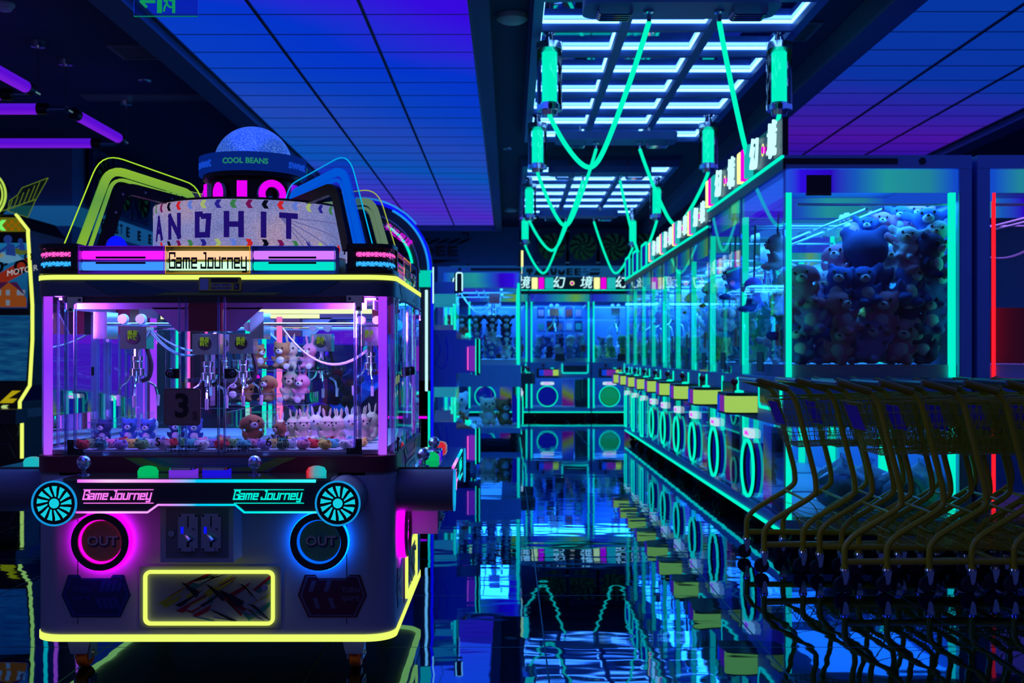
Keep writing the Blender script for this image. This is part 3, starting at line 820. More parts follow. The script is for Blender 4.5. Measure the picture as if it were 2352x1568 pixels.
# light boxes above the neon, four sides
ax = dict(purple=clear('violet_acrylic', (.85, .5, 1, 1), .5, 1.4), yellow=clear('amber_acrylic', (1, .93, .72, 1), .5, 1.4), blue=clear('blue_acrylic', (.7, .8, 1, 1), .5, 1.4))
tpk = glow('pink_box_tube', S(250, 40, 250), 1.25); tcy = glow('cyan_box_tube', S(60, 190, 255), 1.25); tlil = glow('lilac_box_tube', S(238, 130, 245), 1.2)
tgr = glow('green_box_tube', S(0, 235, 190), 1.2); tpe = glow('peach_box_tube', S(255, 195, 170), 1.35); tmi = glow('mint_box_tube', S(190, 255, 235), 1.35)
for k in range(4):
    T = rot4(k)
    for (x0, x1, nm, tu, tl) in ((-.475, -.172, 'purple', tpk, tcy), (-.168, .132, 'yellow', tpe, tmi), (.136, .432, 'blue', tlil, tgr)):
        c = MB(); c.T = T
        c.box(x0, x1, -.633, -.53, 1.488, 1.586)
        lb = H(c, 'light_box_cover', ax[nm])
        e = MB(); e.T = T
        for z in (1.4885, 1.584):
            e.box(x0, x1, -.6345, -.6335, z, z + .0018)
        for x in (x0, x1 - .002): e.box(x, x + .0018, -.6345, -.6335, 1.488, 1.586)
        e.build('lit_edge', {'purple': glow('violet_edge', S(120, 20, 230), .7), 'yellow': glow('amber_edge', S(255, 170, 20), .95), 'blue': glow('blue_edge', S(20, 60, 220), .7)}[nm], lb)
        for z, mt in ((1.556, tu), (1.517, tl)):
            q = MB(); q.T = T; q.tube([(x0 + .004, -.6, z), (x1 - .004, -.6, z)], .0155, 14); q.build('light_tube', mt, lb)
        q = MB(); q.T = T; q.box(x0, x1, -.535, -.53, 1.488, 1.586); q.build('back_plate', paint('mid_' + nm, {'purple': (.2, .05, .5, 1), 'yellow': (.35, .35, .05, 1), 'blue': (.03, .06, .5, 1)}[nm]), lb)
        if nm == 'yellow':
            o = game_journey('lettering', .268, .062, M['black'], (0, 0, 0), lb, w=.72)
            o.matrix_local = T @ Matrix.Translation(((x0 + x1) / 2, -.636, 1.527))
        else:
            q = MB(); q.T = T
            a, b = (x0 + .062, x1 - .065)
            q.box(a, b, -.637, -.6355, 1.541, 1.548); q.box(a, b, -.637, -.6355, 1.522, 1.529); q.build('black_bar', M['black'], lb)
    # corner lamp: black block, two tubes behind expanded metal
    c = MB(); c.T = T
    co = [(-.64, -.475), (-.64, -.56)] + [(-.56 + .08 * math.cos(R(180 + 90 * i / 6)), -.56 + .08 * math.sin(R(180 + 90 * i / 6))) for i in range(1, 6)] + [(-.56, -.64), (-.477, -.64), (-.477, -.475)]
    c.prism(co, 1.488, 1.503, 'xy'); c.prism(co, 1.578, 1.594, 'xy')
    inn = [(-.54 + (p[0] + .54) * .8, -.54 + (p[1] + .54) * .8) for p in co]
    c.wall(inn, 1.5, 1.58)
    c.box(-.50, -.477, -.64, -.5, 1.5, 1.58); c.box(-.64, -.5, -.50, -.477, 1.5, 1.58)
    cl = H(c, 'corner_lamp', M['black'])
    path = [(-.632, -.505), (-.632, -.56)] + [(-.56 + .072 * math.cos(R(180 + 90 * i / 6)), -.56 + .072 * math.sin(R(180 + 90 * i / 6))) for i in range(1, 6)] + [(-.56, -.632), (-.505, -.632)]
    for z, mt in ((1.557, M['pinkled']), (1.523, glow('corner_cyan_tube', S(50, 170, 255), 1.2))):
        q = MB(); q.T = T; q.tube([(-.54 + (p[0] + .54) * .93, -.54 + (p[1] + .54) * .93, z) for p in path], .009, 8); q.build('light_tube', mt, cl)
    q = MB(); q.T = T
    # diamond mesh follows the rounded corner
    import itertools
    ln = [0]
    for i in range(1, len(path)): ln.append(ln[-1] + math.dist(path[i], path[i - 1]))
    def at_(s_):
        s_ = max(0, min(ln[-1], s_))
        for i in range(1, len(path)):
            if s_ <= ln[i]:
                t_ = (s_ - ln[i - 1]) / (ln[i] - ln[i - 1]); return (path[i - 1][0] + (path[i][0] - path[i - 1][0]) * t_, path[i - 1][1] + (path[i][1] - path[i - 1][1]) * t_)
        return path[-1]
    nseg = 15; dh = .0107
    for i in range(nseg):
        for j in range(7):
            s0, s1 = ln[-1] * i / nseg, ln[-1] * (i + 1) / nseg
            z0, z1 = 1.503 + j * dh, 1.503 + (j + 1) * dh
            if (i + j) % 2: z0, z1 = z1, z0
            (xa, ya), (xb, yb) = at_(s0), at_(s1)
            q.tube([(xa, ya, z0), (xb, yb, z1)], .0016, 4, caps=False)
    q.build('expanded_metal', M['black'], cl)

# acrylic windows with curved corners, four sides
gl = MB(); gl.wall(rrect(0, 0, 1.272, 1.272, .096, 8), .842, 1.408); H(gl, 'acrylic_window', M['acry'], ang=40)
for k in range(4):
    T = rot4(k)
    q = MB(); q.T = T
    for x in (-.52, .52): q.box(x - .005, x + .005, -.634, -.62, .845, 1.408)
    for x in (-.118, -.095, .02, .042): q.box(x - .003, x + .003, -.636, -.624, .845, 1.408)
    q.box(-.53, .53, -.634, -.615, .842, .858); H(q, 'door_edge', M['acryE'])
    q = MB(); q.T = T; q.box(-.535, .535, -.628, -.61, 1.385, 1.409); H(q, 'window_rail', M['dark'])
    q = MB(); q.T = T; q.tube([(-.597, -.597, .845), (-.597, -.597, 1.41)], .0155, 14); H(q, 'corner_led_tube', M['purple'])
    q = MB(); q.T = T
    q.tube([(-.5, -.6, .845), (-.5, -.6, 1.4)], .006, 8); q.tube([(.5, -.6, .845), (.5, -.6, 1.4)], .006, 8)
    H(q, 'clear_post', M['acryE'])
    # hinge plates at the corners, locks at mid height
    for (x, z, sx, sz) in ((-.51, 1.405, 1, -1), (.475, 1.41, 1, -1), (-.51, .847, 1, 1), (.475, .85, 1, 1)):
        w = .054
        pts_ = [(0, 0), (w, 0), (w, .022), (.028, .022), (.022, .028), (.022, .054), (0, .054)]
        if x > 0: pts_ = [(w - a, b) for a, b in pts_]
        q = MB(); q.T = T @ Matrix.Translation((x, -.64, z)) @ Matrix.Diagonal((1, 1, sz, 1))
        q.prism(pts_, -.006, .0)
        hg = H(q, 'hinge_plate', M['chrome'] if sz < 0 else M['black'])
        for p in ((.011, .045), (.043, .011)):
            p = (w - p[0], p[1]) if x > 0 else p
            r_ = MB(); r_.T = q.T; r_.lathe([(0, -.009), (.005, -.009), (.006, -.006)], (p[0], 0, p[1]), 'y', 10); r_.build('screw', M['dark'], hg)
    for x in (-.115, .045):
        q = MB(); q.T = T
        s_ = -1 if x < 0 else 1
        q.box(min(x, x + s_ * .03), max(x, x + s_ * .03), -.648, -.636, 1.117, 1.152)
        q.lathe([(0, -.655), (.016, -.655), (.018, -.64)], (x + s_ * .03, 0, 1.135), 'y', 18)
        lk = H(q, 'door_lock', M['black'])
        q = MB(); q.T = T; q.lathe([(.008, -.657), (.01, -.656)], (x + s_ * .03, 0, 1.135), 'y', 14); q.box(x + s_ * .03 - .001, x + s_ * .03 + .001, -.657, -.655, 1.129, 1.141); q.build('keyhole', M['steel'], lk)
# number plate 3
q = MB(); q.prism(rrect(-.105, 1.017, .129, .131, .012), -.646, -.641); pl3 = H(q, 'number_plate', paint('brown_plate', (.5, .22, .17, 1), .5), label='brown square plate with the number 3')
q = MB(); q.ring(rrect(-.105, 1.017, .123, .125, .010), rrect(-.105, 1.017, .121, .123, .009), -.6468, -.646); q.build('plate_outline', paint('plate_line', (.3, .12, .08, 1)), pl3)
text('number', '3', .115, M['black'], (-.105, -.648, 1.018), pl3, ext=.0005, offset=.003)
text('side_characters', '记忆', .018, M['black'], (-.06, -.648, .985), pl3, rot=(PI / 2, PI / 2, 0), ext=.0003)
# stickers on the glass at its foot
def small_sign(name, x, z, w, h, mat, rows, parent=hero, y=-.642, lab=None):
    q = MB(); q.prism(rrect(x, z, w, h, .004), y - .0015, y); s_ = q.build(name, mat, parent)
    for (body_, sz, dx, dz, mt) in rows: text('printed_text', body_, sz, mt, (x + dx, y - .0025, z + dz), s_, ext=.0003, offset=.0003)
film = clear('film_label', (.85, .88, .95, 1), 1, 1.45, .1, .1)
for x in (-.105, .175 - .08):
    small_sign('warning_label', x - .0, .868, .12, .03, film, [('⚠', .026, -.048, 0, M['black']), ('注意：请勿摇晃机器', .0125, .012, .006, M['black']), ('否则会造成游戏中断', .0125, .012, -.007, M['black'])])
small_sign('player_label', -.19, .892, .05, .05, film, [('5', .042, .0, 0, M['black'])])
small_sign('player_label', .2, .892, .045, .05, film, [('6', .045, 0, 0, M['black'])])
small_sign('rules_label', .26, .892, .075, .05, film, [('玩法', .022, -.01, .012, M['black']), ('说明', .022, -.01, -.013, M['black'])])
small_sign('rules_label', -.4, .892, .05, .05, film, [('玩法', .018, 0, .01, M['black']), ('说明', .018, 0, -.012, M['black'])])

# metal canopy hanging inside the window, brushed sheet lit by the corner tubes
shc = paint('brushed_canopy', (.62, .5, .8, 1), .42, 0)
for k in range(4):
    T = rot4(k)
    q = MB(); q.T = T
    q.box(-.535, .535, -.56, -.555, 1.365, 1.405)
    q.prism([(-.24, 1.371), (-.1, 1.371), (-.1, 1.285), (-.145, 1.285)], -.56, -.555)
    q.prism([(.16, 1.371), (.02, 1.371), (.02, 1.285), (.065, 1.285)], -.56, -.555)
    H(q, 'canopy_sheet', shc)
    q = MB(); q.T = T; q.box(-.098, .018, -.59, -.50, 1.285, 1.405); H(q, 'centre_box', M['maroon'])
H(MB().box(-.57, .57, -.57, .57, 1.398, 1.405), 'ceiling_sheet', shc)
H(MB().box(-.6, .6, -.6, .6, .846, .862), 'prize_bed', M['felt'])
# warm LED bars and steel rails above the prizes, claws
for (x0, x1, y, z) in ((-.28, .0, -.05, 1.36), (.05, .5, -.12, 1.365), (-.1, .22, .3, 1.36), (-.5, -.3, .4, 1.36)):
    q = MB(); q.box(x0, x1, y - .01, y + .01, z, z + .018); H(q, 'led_bar', M['cream'])
for (x, y, w_, d_, c_, e_) in ((-.28, -.3, .4, .5, (.06, .26, 1), 5), (.3, -.3, .4, .5, (.28, .45, 1), 5), (0, .3, .8, .4, (.06, .3, 1), 7)):
    area('crane_machine_lamp', HW(x, y, 1.375), (0, 0, 0), w_, d_, c_, e_)
for sx in (-1, 1):
    area('corner_tube_light', HW(sx * .57, -.607, 1.33), (R(90), 0, sx * R(72)), .025, .14, (.5, .10, 1), 5)
    area('corner_tube_light', HW(sx * .57, -.56, 1.1), (R(90), 0, sx * R(50)), .03, .4, (.3, .14, 1), .5)
for y in (-.42, -.36):
    for (x0, x1) in ((-.47, -.1), (.1, .55)):
        q = MB(); q.tube([(x0, y, 1.315), (x1, y, 1.315)], .006, 8); H(q, 'rail', M['chrome'])
for y in (.3, .36):
    q = MB(); q.tube([(-.55, y, 1.315), (.55, y, 1.315)], .006, 8); H(q, 'rail', M['chrome'])
for x in (-.46, .12):
    q = MB(); q.box(x - .03, x + .02, -.45, -.33, 1.26, 1.36); H(q, 'rail_bracket', M['chrome'])
claw(hero, (-.345, -.4, 1.305), 1.1, cable=((-.08, -.3, 1.25), .07))
claw(hero, (.53, -.4, 1.305), .95, cable=((.2, -.4, 1.3), .13))
claw(hero, (-.09, -.36, 1.28), 1.05)
claw(hero, (.05, -.38, 1.28), 1.0)
claw(hero, (.25, .2, 1.29), 1.0, cable=((.0, .3, 1.3), .07))
claw(hero, (-.2, .34, 1.29), 1.0, cable=((-.5, .3, 1.3), .07))
# clear shelves on the centre tower
for (x0, x1, y0, y1, z) in ((-.06, .28, -.12, .14, 1.135), (-.06, .26, -.25, .05, 1.005)):
    q = MB(); q.box(x0, x1, y0, y1, z, z + .006); q.box(x0, x1, y0, y0 + .004, z, z + .045); q.box(x1 - .004, x1, y0, y1, z, z + .045); q.box(x0, x0 + .004, y0, y1, z, z + .045)
    sh = H(q, 'clear_shelf', M['acry'])
    e = MB(); e.box(x0, x1, y0 - .001, y0, z, z + .003); e.box(x0, x1, y0 - .001, y0, z + .043, z + .046); e.box(x1, x1 + .001, y0, y1, z, z + .003)
    e.build('shelf_edge', M['acryE'], sh)
    for x in (x0 + .22, x1 - .03):
        e = MB(); e.lathe([(0, -.012), (.011, -.01), (.012, 0)], (x, y0, z + .02), 'y', 14); e.build('shelf_knob', M['shell'], sh)
q = MB()
for x in (-.05, .02): q.box(x - .006, x + .006, .1, .13, .86, 1.37)
H(q, 'shelf_post', M['teal'])
q = MB(); q.box(.075, .095, .1, .12, .86, 1.36); H(q, 'shelf_post', glow('rose_led', S(255, 120, 200), 1.0))
# low clear fences on the prize bed
q = MB()
for (x0, y0, x1, y1, h) in ((-.5, -.5, -.12, -.5, .09), (-.5, -.5, -.5, .3, .09), (.02, -.52, .15, -.52, .13), (.15, -.52, .15, -.2, .13), (.15, -.52, .5, -.4, .09), (-.3, .0, .0, .0, .12), (.02, -.52, .02, .1, .13)):
    q.add([(x0, y0, .862), (x1, y1, .862), (x1, y1, .862 + h), (x0, y0, .862 + h)], [(0, 1, 2, 3)])
fe = H(q, 'clear_fence', M['acry'], ang=0)
e = MB()
for (x0, y0, x1, y1, h) in ((-.5, -.5, -.12, -.5, .09), (-.5, -.5, -.5, .3, .09), (.02, -.52, .15, -.52, .13), (.15, -.52, .15, -.2, .13), (.15, -.52, .5, -.4, .09), (-.3, .0, .0, .0, .12), (.02, -.52, .02, .1, .13)):
    e.tube([(x0, y0, .862 + h), (x1, y1, .862 + h)], .0012, 4)
e.build('fence_edge', M['acryE'], fe)

# ---- control decks on all four sides
deckglow = glow_ramp('deck_rgb_strip', (1, 0, 0), -.42, .42, [(0, S(220, 60, 250)), (.15, S(255, 190, 255)), (.38, S(225, 130, 250)), (.5, S(0, 190, 240)), (.75, S(0, 225, 220)), (1, S(60, 230, 240))], 1.15)
crystal = clear('crystal_ball', (.75, .85, 1, 1), 1, 1.9, .08, .15)
for k in range(4):
    T = rot4(k)
    D = lambda mb, name, mat, **kk: mb.build(name, mat, hero, None, (0, 0, k * PI / 2), **kk)
    prof = [(-.47, .775), (.47, .775), (.47, .672), (.16, .672), (.13, .697), (-.13, .697), (-.165, .672), (-.47, .672)]
    D(MB().prism(prof, -.838, -.63), 'deck_body', M['dark'])
    for sx in (-.475, .475):
        q = MB(); q.lathe([(0, -.845), (.0765, -.845), (.0765, -.638), (0, -.638)], (sx, 0, .703), 'y', 32); D(q, 'turbine_housing', M['grey'])
        q = MB(); q.ring(circ(sx, .703, .0765, 36), circ(sx, .703, .0705, 36), -.851, -.845); D(q, 'turbine_ring', glow('turbine_blue', S(20, 150, 225), .95))
        q = MB(); q.prism(circ(sx, .703, .0705, 36), -.848, -.845); D(q, 'turbine_face', M['black'])
        q = MB()
        for b in range(13):
            a = 2 * PI * b / 13
            rr = [(.023, 0), (.036, .10), (.048, .14), (.0585, .13)]
            o1 = [(r_, a + d_ + .3) for r_, d_ in rr]; o2 = [(r_, a + d_ + .3 + .12 + r_ * 3.2) for r_, d_ in rr]
            q.prism([(sx + r_ * math.cos(t_), .703 + r_ * math.sin(t_)) for r_, t_ in o1 + o2[::-1]], -.8495, -.848)
        q.prism(circ(sx, .703, .0165, 20), -.8495, -.848)
        D(q, 'turbine_blades', M['cyanled'], ang=0)
    q = MB(); q.box(-.40, .40, -.842, -.836, .772, .782); D(q, 'deck_neon', deckglow)
    q = MB(); ribbon(q, [(-.405, .672), (-.165, .672), (-.13, .697), (.13, .697), (.16, .672), (.405, .672)], .0065, -.842, -.837); D(q, 'deck_neon', deckglow, ang=0)
    D(MB().box(-.45, .45, -.836, -.64, .776, .786), 'deck_top', paint('clear_green_deck', (.05, .1, .06, 1), .08, coat=1))
    for (x, mt, mt2) in ((-.27, M['pinkled'], 'p'), (.235, M['teal'], 't')):
        mtt = glow('pink_lettering', S(248, 120, 240), 1.15) if mt2 == 'p' else glow('teal_lettering', S(0, 235, 215), 1.1)
        o = game_journey('lettering', .222, .034, mtt, (0, 0, 0), hero, .25, .85); o.matrix_local = T @ Matrix.Translation((x, -.8395, .7265))
        q = MB(); q.box(x - .11, x + .125, -.8405, -.838, .7465, .749); q.box(x - .11, x + .125, -.8405, -.838, .7015, .704); D(q, 'lettering_line', mtt)
    for x in (-.42, .17):
        q = MB(); q.lathe([(0, .818), (.01, .818)][:0] + [(.022, .786), (.02, .79), (.008, .792), (.008, .812), (0, .812)], (x, -.73, 0), 'z', 16); jb = D(q, 'joystick', M['acryE'])
        q = MB(); q.sph((x, -.73, .829), .0245, 18); q.build('crystal_knob', paint('faceted_crystal', (.75, .85, 1, 1), .16, .8, bump=1.0, bscale=90), jb)
    def dome(x, mt):
        q = MB(); q.lathe([(.034, .786), (.035, .80), (.028, .813), (.012, .818), (0, .819)], (x, -.74, 0), 'z', 22); D(q, 'dome_button', mt)
    dome(-.195, glow('green_button', S(0, 200, 110), .8)); dome(.385, glow_ramp('red_teal_button', (1, 0, 0), .36, .41, [(0, S(230, 40, 60)), (.5, S(90, 170, 190)), (1, S(30, 200, 210))], .8))
    for x, mt in ((-.075, glow('violet_button', S(120, 50, 235), .8)), (.04, glow('blue_button', S(30, 20, 240), .8))):
        q = MB(); q.prism(rrect(x, -.73, .088, .085, .02), .787, .806, 'xy'); sb = D(q, 'square_button', mt)
        q = MB(); q.prism(rrect(x, -.73, .084, .081, .018), .806, .814, 'xy'); q.build('button_cap', M['chrome'], sb)
    # out rings
    for sx, hue in ((-.385, 'm'), (.382, 'b')):
        gm = M['ringmag'] if hue == 'm' else glow('azure_led', (0, .12, 1, 1), 6)
        q = MB(); q.ring(circ(sx, .545, .104, 40), circ(sx, .545, .085, 40), -.664, -.641); D(q, 'out_ring_light', gm)
        q = MB(); q.ring(circ(sx, .545, .101, 40), circ(sx, .545, .078, 40), -.676, -.664); D(q, 'out_ring', M['dark'])
        q = MB(); q.prism(circ(sx, .545, .086, 36), -.646, -.641); q.prism(circ(sx + .003, .547, .072, 36), -.662, -.646)
        pf = D(q, 'prize_flap', paint('flap_' + hue, (.75, .3, .32, 1) if hue == 'm' else (.12, .45, .45, 1), .4))
        q = MB()
        for a in range(36):
            for j in range(6):
                r_ = .03 + j * .007; t_ = 2 * PI * a / 36 + j * .0
                q.prism(circ(sx + .003 + r_ * math.cos(t_), .547 + r_ * math.sin(t_), .0014 + j * .0003, 5), -.6632, -.662)
        q.build('dot_pattern', paint('dots_' + hue, (1, .5, .03, 1) if hue == 'm' else (.35, 1, .12, 1), .5), pf, ang=0)
        text('out_letters', 'OUT', .046, paint('letter_shadow', (.05, .02, .12, 1)), (sx + .008, -.664, .542), pf, ext=.001, offset=.003, sx=1.1)
        text('out_letters', 'OUT', .046, paint('letter_face', (.95, .8, 1, 1)), (sx + .005, -.6655, .546), pf, ext=.001, offset=.0008, sx=1.1)
    # coin panel
    q = MB(); q.box(-.145, .105, -.765, -.64, .49, .697); cp = D(q, 'coin_box', M['shell'])
    q = MB(); q.box(-.125, .088, -.768, -.765, .508, .678); q.build('coin_door', M['grey'], cp)
    q = MB(); q.lathe([(0, -.774), (.011, -.774), (.013, -.768)], (-.105, 0, .59), 'y', 16); q.box(-.106, -.104, -.776, -.774, .583, .597); q.build('key_lock', M['steel'], cp)
    for x in (-.048, .031):
        q = MB(); q.prism(rrect(x, .594, .068, .128, .006), -.774, -.768); cs = D(q, 'coin_slot_plate', M['steel'])
        q = MB(); q.box(x - .002, x + .002, -.7755, -.774, .612, .65); q.box(x - .004, x + .004, -.7755, -.774, .535, .58); q.build('slot', M['black'], cs)
        q = MB(); q.tube([(x - .01, -.778, .59), (x + .012, -.792, .568)], [.005, .009], 8); q.build('return_lever', M['chrome'], cs)
        q = MB(); q.box(x - .024, x - .015, -.776, -.774, .59, .613); q.build('blue_lamp', M['blueled'], cs)
        q = MB(); q.box(x - .014, x + .014, -.782, -.774, .53, .545); q.build('coin_cup', M['steel'], cs)
        for a in (-.028, .028):
            for z in (.536, .652): q = MB(); q.lathe([(0, -.777), (.004, -.777), (.005, -.774)], (x + a, 0, z), 'y', 8); q.build('screw', M['dark'], cs)
        text('maker_mark', 'IK', .012, M['black'], (x + .02, -.775, .605), cs, ext=.0003)
    # door with yellow neon outline
    q = MB(); q.prism(rrect(-.006, .346, .5, .218, .006), -.645, -.64); dr = D(q, 'cabinet_door', paint('door_art_ground', (.36, .38, .40, 1), .35))
    q = MB(); q.ring(rrect(-.0085, .345, .462, .194, .024, 6), rrect(-.0085, .345, .438, .17, .014, 6), -.656, -.645); D(q, 'door_neon', M['neon'])
    rr_ = random.Random(5)
    arts = [('crimson', (.3, .01, .03, 1)), ('lime', (.42, .42, .02, 1)), ('teal', (.02, .2, .2, 1)), ('pale', (.4, .42, .45, 1)), ('ink', (.006, .006, .01, 1))]
    for ai, (an, ac) in enumerate(arts):
        q = MB()
        for s_ in range(9 if ai < 3 else 8):
            x = rr_.uniform(-.2, .15); z = rr_.uniform(.27, .40)
            L_ = rr_.uniform(.05, .12); wd_ = rr_.uniform(.01, .03); sg = rr_.choice((1, 1, -1))
            p_ = [(x, z), (x + L_, z + sg * L_ * .55), (x + L_ * .8, z + sg * L_ * .55 - wd_), (x + L_ * .2, z - wd_ * .3)]
            p_ = [(max(-.225, min(.208, a)), max(.262, min(.428, b))) for a, b in p_]
            q.prism(p_, -.6462 - .0003 * ai - .00002 * s_, -.645)
        q.build('painted_shards', paint('art_' + an, ac, .4), dr, ang=0)
    q = MB(); q.lathe([(0, -.652), (.012, -.652), (.014, -.645)], (.188, 0, .38), 'y', 16); q.build('key_lock', M['steel'], dr)
    # shields
    for sx, mt, c2, inv in ((-.41, paint('blue_shield', (.006, .02, .12, 1), .4), paint('blue_shield_line', (.012, .05, .26, 1), .4), 0), (.425, paint('red_shield', (.14, .005, .03, 1), .4), paint('red_shield_line', (.2, .14, .2, 1), .4), 1)):
        shp = lambda s_: [(sx + a * s_, .352 + b * s_) for a, b in ((-.098, .072), (-.06, .072), (-.052, .060), (.052, .060), (.06, .072), (.098, .072), (.122, 0), (.086, -.078), (-.086, -.078), (-.122, 0))]
        q = MB(); q.prism(shp(1), -.6425, -.64); sd = D(q, 'shield_emblem', mt)
        q = MB(); q.ring(shp(.94), shp(.88), -.6432, -.6425)
        for a in range(4):
            for b in (0, 1):
                if (a + b) % 2 == 0 or not inv:
                    x = sx - .085 + a * .027 if inv else sx + .01 + a * .02
                    z = .365 - b * .06; d_ = .012 if b == 0 else -.012
                    q.prism([(x, z), (x + .016, z), (x + .016 + d_, z + .038), (x + d_, z + .038)], -.6432, -.6425)
        q.build('shield_print', c2, sd, ang=0)
        for z, w_ in ((.37, 'TURN'), (.34, 'GAME')):
            text('shield_letters', w_, .024, c2, (sx + (.065 if inv else -.05), -.6433, z), sd, ext=.0003, offset=.0008)
# small lit item in the coin side: reflective strip
# castors
for (x, y) in ((-.5, -.5), (.49, -.5), (-.5, .5), (.49, .5)):
    zf = .0626
    q = MB(); q.box(x - .04, x + .04, y - .05, y + .05, .176, .187); q.box(x - .03, x - .024, y - .035, y + .035, zf + .035, .176); q.box(x + .024, x + .03, y - .035, y + .035, zf + .035, .176)
    q.prism([(x - .04, .168), (x + .04, .168), (x + .03, .125), (x - .03, .125)], y - .066, y - .056)
    cst = H(q, 'castor_fork', M['steel'])
    q = MB(); q.lathe([(0, -.02), (.046, -.02), (.052, -.012), (.052, .012), (.046, .02), (0, .02)], (x, y, zf + .052), 'x', 24); q.build('castor_wheel', M['orange'], cst)
    q = MB(); q.lathe([(0, -.035), (.01, -.035), (.01, .035), (0, .035)], (x, y, zf + .052), 'x', 10); q.build('axle', M['steel'], cst)

# ---- top: LED drum, column, dome and acrylic wings
drum = paint('drum_black', (.01, .01, .012, 1), .4)
H(MB().lathe([(0, 1.488), (.375, 1.488), (.375, 1.79), (.39, 1.79), (.39, 1.795), (0, 1.795)], n=48), 'screen_drum', drum)
def led_screen():
    m, nt, o = _new('led_screen')
    N = nt.nodes; L = nt.links
    e = N.new('ShaderNodeEmission'); e.inputs[1].default_value = .72
    tc = N.new('ShaderNodeTexCoord')
    vo = N.new('ShaderNodeTexNoise'); vo.inputs['Scale'].default_value = 5
    L.new(tc.outputs['Object'], vo.inputs['Vector'])
    cr = N.new('ShaderNodeValToRGB')
    els = cr.color_ramp.elements
    els[0].position = .35; els[0].color = S(140, 150, 225); els[1].position = .68; els[1].color = S(205, 175, 210)
    x = els.new(.5); x.color = S(165, 165, 232)
    L.new(vo.outputs['Fac'], cr.inputs[0])
    # fine LED dot raster
    wv = N.new('ShaderNodeTexVoronoi'); wv.inputs['Scale'].default_value = 170
    L.new(tc.outputs['Object'], wv.inputs['Vector'])
    mr = N.new('ShaderNodeMapRange'); mr.inputs[1].default_value = .1; mr.inputs[2].default_value = .6; mr.inputs[3].default_value = 1.15; mr.inputs[4].default_value = .72
    L.new(wv.outputs['Distance'], mr.inputs[0])
    vm = N.new('ShaderNodeVectorMath'); vm.operation = 'SCALE'
    L.new(cr.outputs[0], vm.inputs[0]); L.new(mr.outputs[0], vm.inputs['Scale'])
    L.new(vm.outputs[0], e.inputs[0]); L.new(e.outputs[0], o.inputs[0])
    return m
sc_ = H(MB().lathe([(.392, 1.588), (.392, 1.786)], n=64), 'led_screen', led_screen())
CH = [S(60, 130, 80), S(40, 35, 150), S(175, 195, 120), S(100, 130, 230), S(215, 35, 45), S(10, 14, 30), S(120, 20, 90)]
def on_drum(mb, poly, r=.3925, mi=0, nsub=1):
    """flat (arc, z) polygon wrapped on the drum, arc 0 faces the camera"""
    v = [(r * math.sin(a / .392), -r * math.cos(a / .392), z) for a, z in poly]
    mb.add(v, [tuple(range(len(v)))], mi)
q = MB()
for i in range(42):
    s0 = i * 2 * PI * .392 / 42
    for (z, d, sh) in ((1.752, -1, 0), (1.604, 1, 3)):
        P1 = [(0, 0), (.018, 0), (.026, .016), (.018, .032), (0, .032), (.010, .016)]
        P2 = [(.030 - a, b) for a, b in P1][::-1] if d < 0 else P1
        c_ = (i * d + sh) % 7
        # chevrons as two convex halves
        a0 = [(s0 + a, z + b) for a, b in ([(0, 0), (.018, 0), (.028, .016), (.010, .016)] if d > 0 else [(.010, 0), (.028, 0), (.018, .016), (0, .016)])]
        a1 = [(s0 + a, z + b) for a, b in ([(.010, .016), (.028, .016), (.018, .032), (0, .032)] if d > 0 else [(0, .016), (.018, .016), (.028, .032), (.010, .032)])]
        on_drum(q, a0, mi=c_); on_drum(q, a1, mi=c_)
q.build('chevron_row', [glow('chevron_%s' % n, c, .8) for n, c in zip(('green', 'indigo', 'lime', 'blue', 'red', 'ink', 'plum'), CH)], sc_, ang=0)
inkE = glow('screen_ink', S(34, 18, 120), .8)
def drum_letter(ch, s0, w=.054, h=.078, z0=1.652):
    st_ = {'A': [[(0, 0), (.5, 1), (1, 0)], [(.2, .35), (.8, .35)]], 'N': [[(0, 0), (0, 1)], [(0, 1), (1, 0)], [(1, 0), (1, 1)]], 'D': [[(.35, 1), (0.1, 1), (0.1, 0), (.9, 0), (1, .9), (.6, .9)]],
           'H': [[(0, 0), (0, 1)], [(1, 0), (1, 1)], [(0, .5), (1, .5)]], 'I': [[(.5, 0), (.5, 1)]], 'T': [[(0, 1), (1, 1)], [(.5, 0), (.5, 1)]]}[ch]
    q = MB(); lw = .021
    for pl_ in st_:
        for i in range(len(pl_) - 1):
            a, b = Vector((s0 + pl_[i][0] * w, z0 + pl_[i][1] * h)), Vector((s0 + pl_[i + 1][0] * w, z0 + pl_[i + 1][1] * h))
            d = (b - a).normalized() * (lw / 2); n_ = Vector((-d.y, d.x))
            ns = 3
            for s_ in range(ns):
                p0 = (a - d).lerp(b + d, s_ / ns); p1 = (a - d).lerp(b + d, (s_ + 1) / ns)
                on_drum(q, [tuple(p0 + n_), tuple(p0 - n_), tuple(p1 - n_), tuple(p1 + n_)], .3935)
    q.build('screen_letter', inkE, sc_, ang=0)
for ch, px in zip('ANDHIT', (365, 400, 462, 537, 603, 661)):
    a = min([R(d) for d in range(-88, 89)], key=lambda q_: abs(1170 + 2600 * (HX + .392 * math.sin(q_)) / (HY - .392 * math.cos(q_)) - px))
    drum_letter(ch, a * .392 - .025)
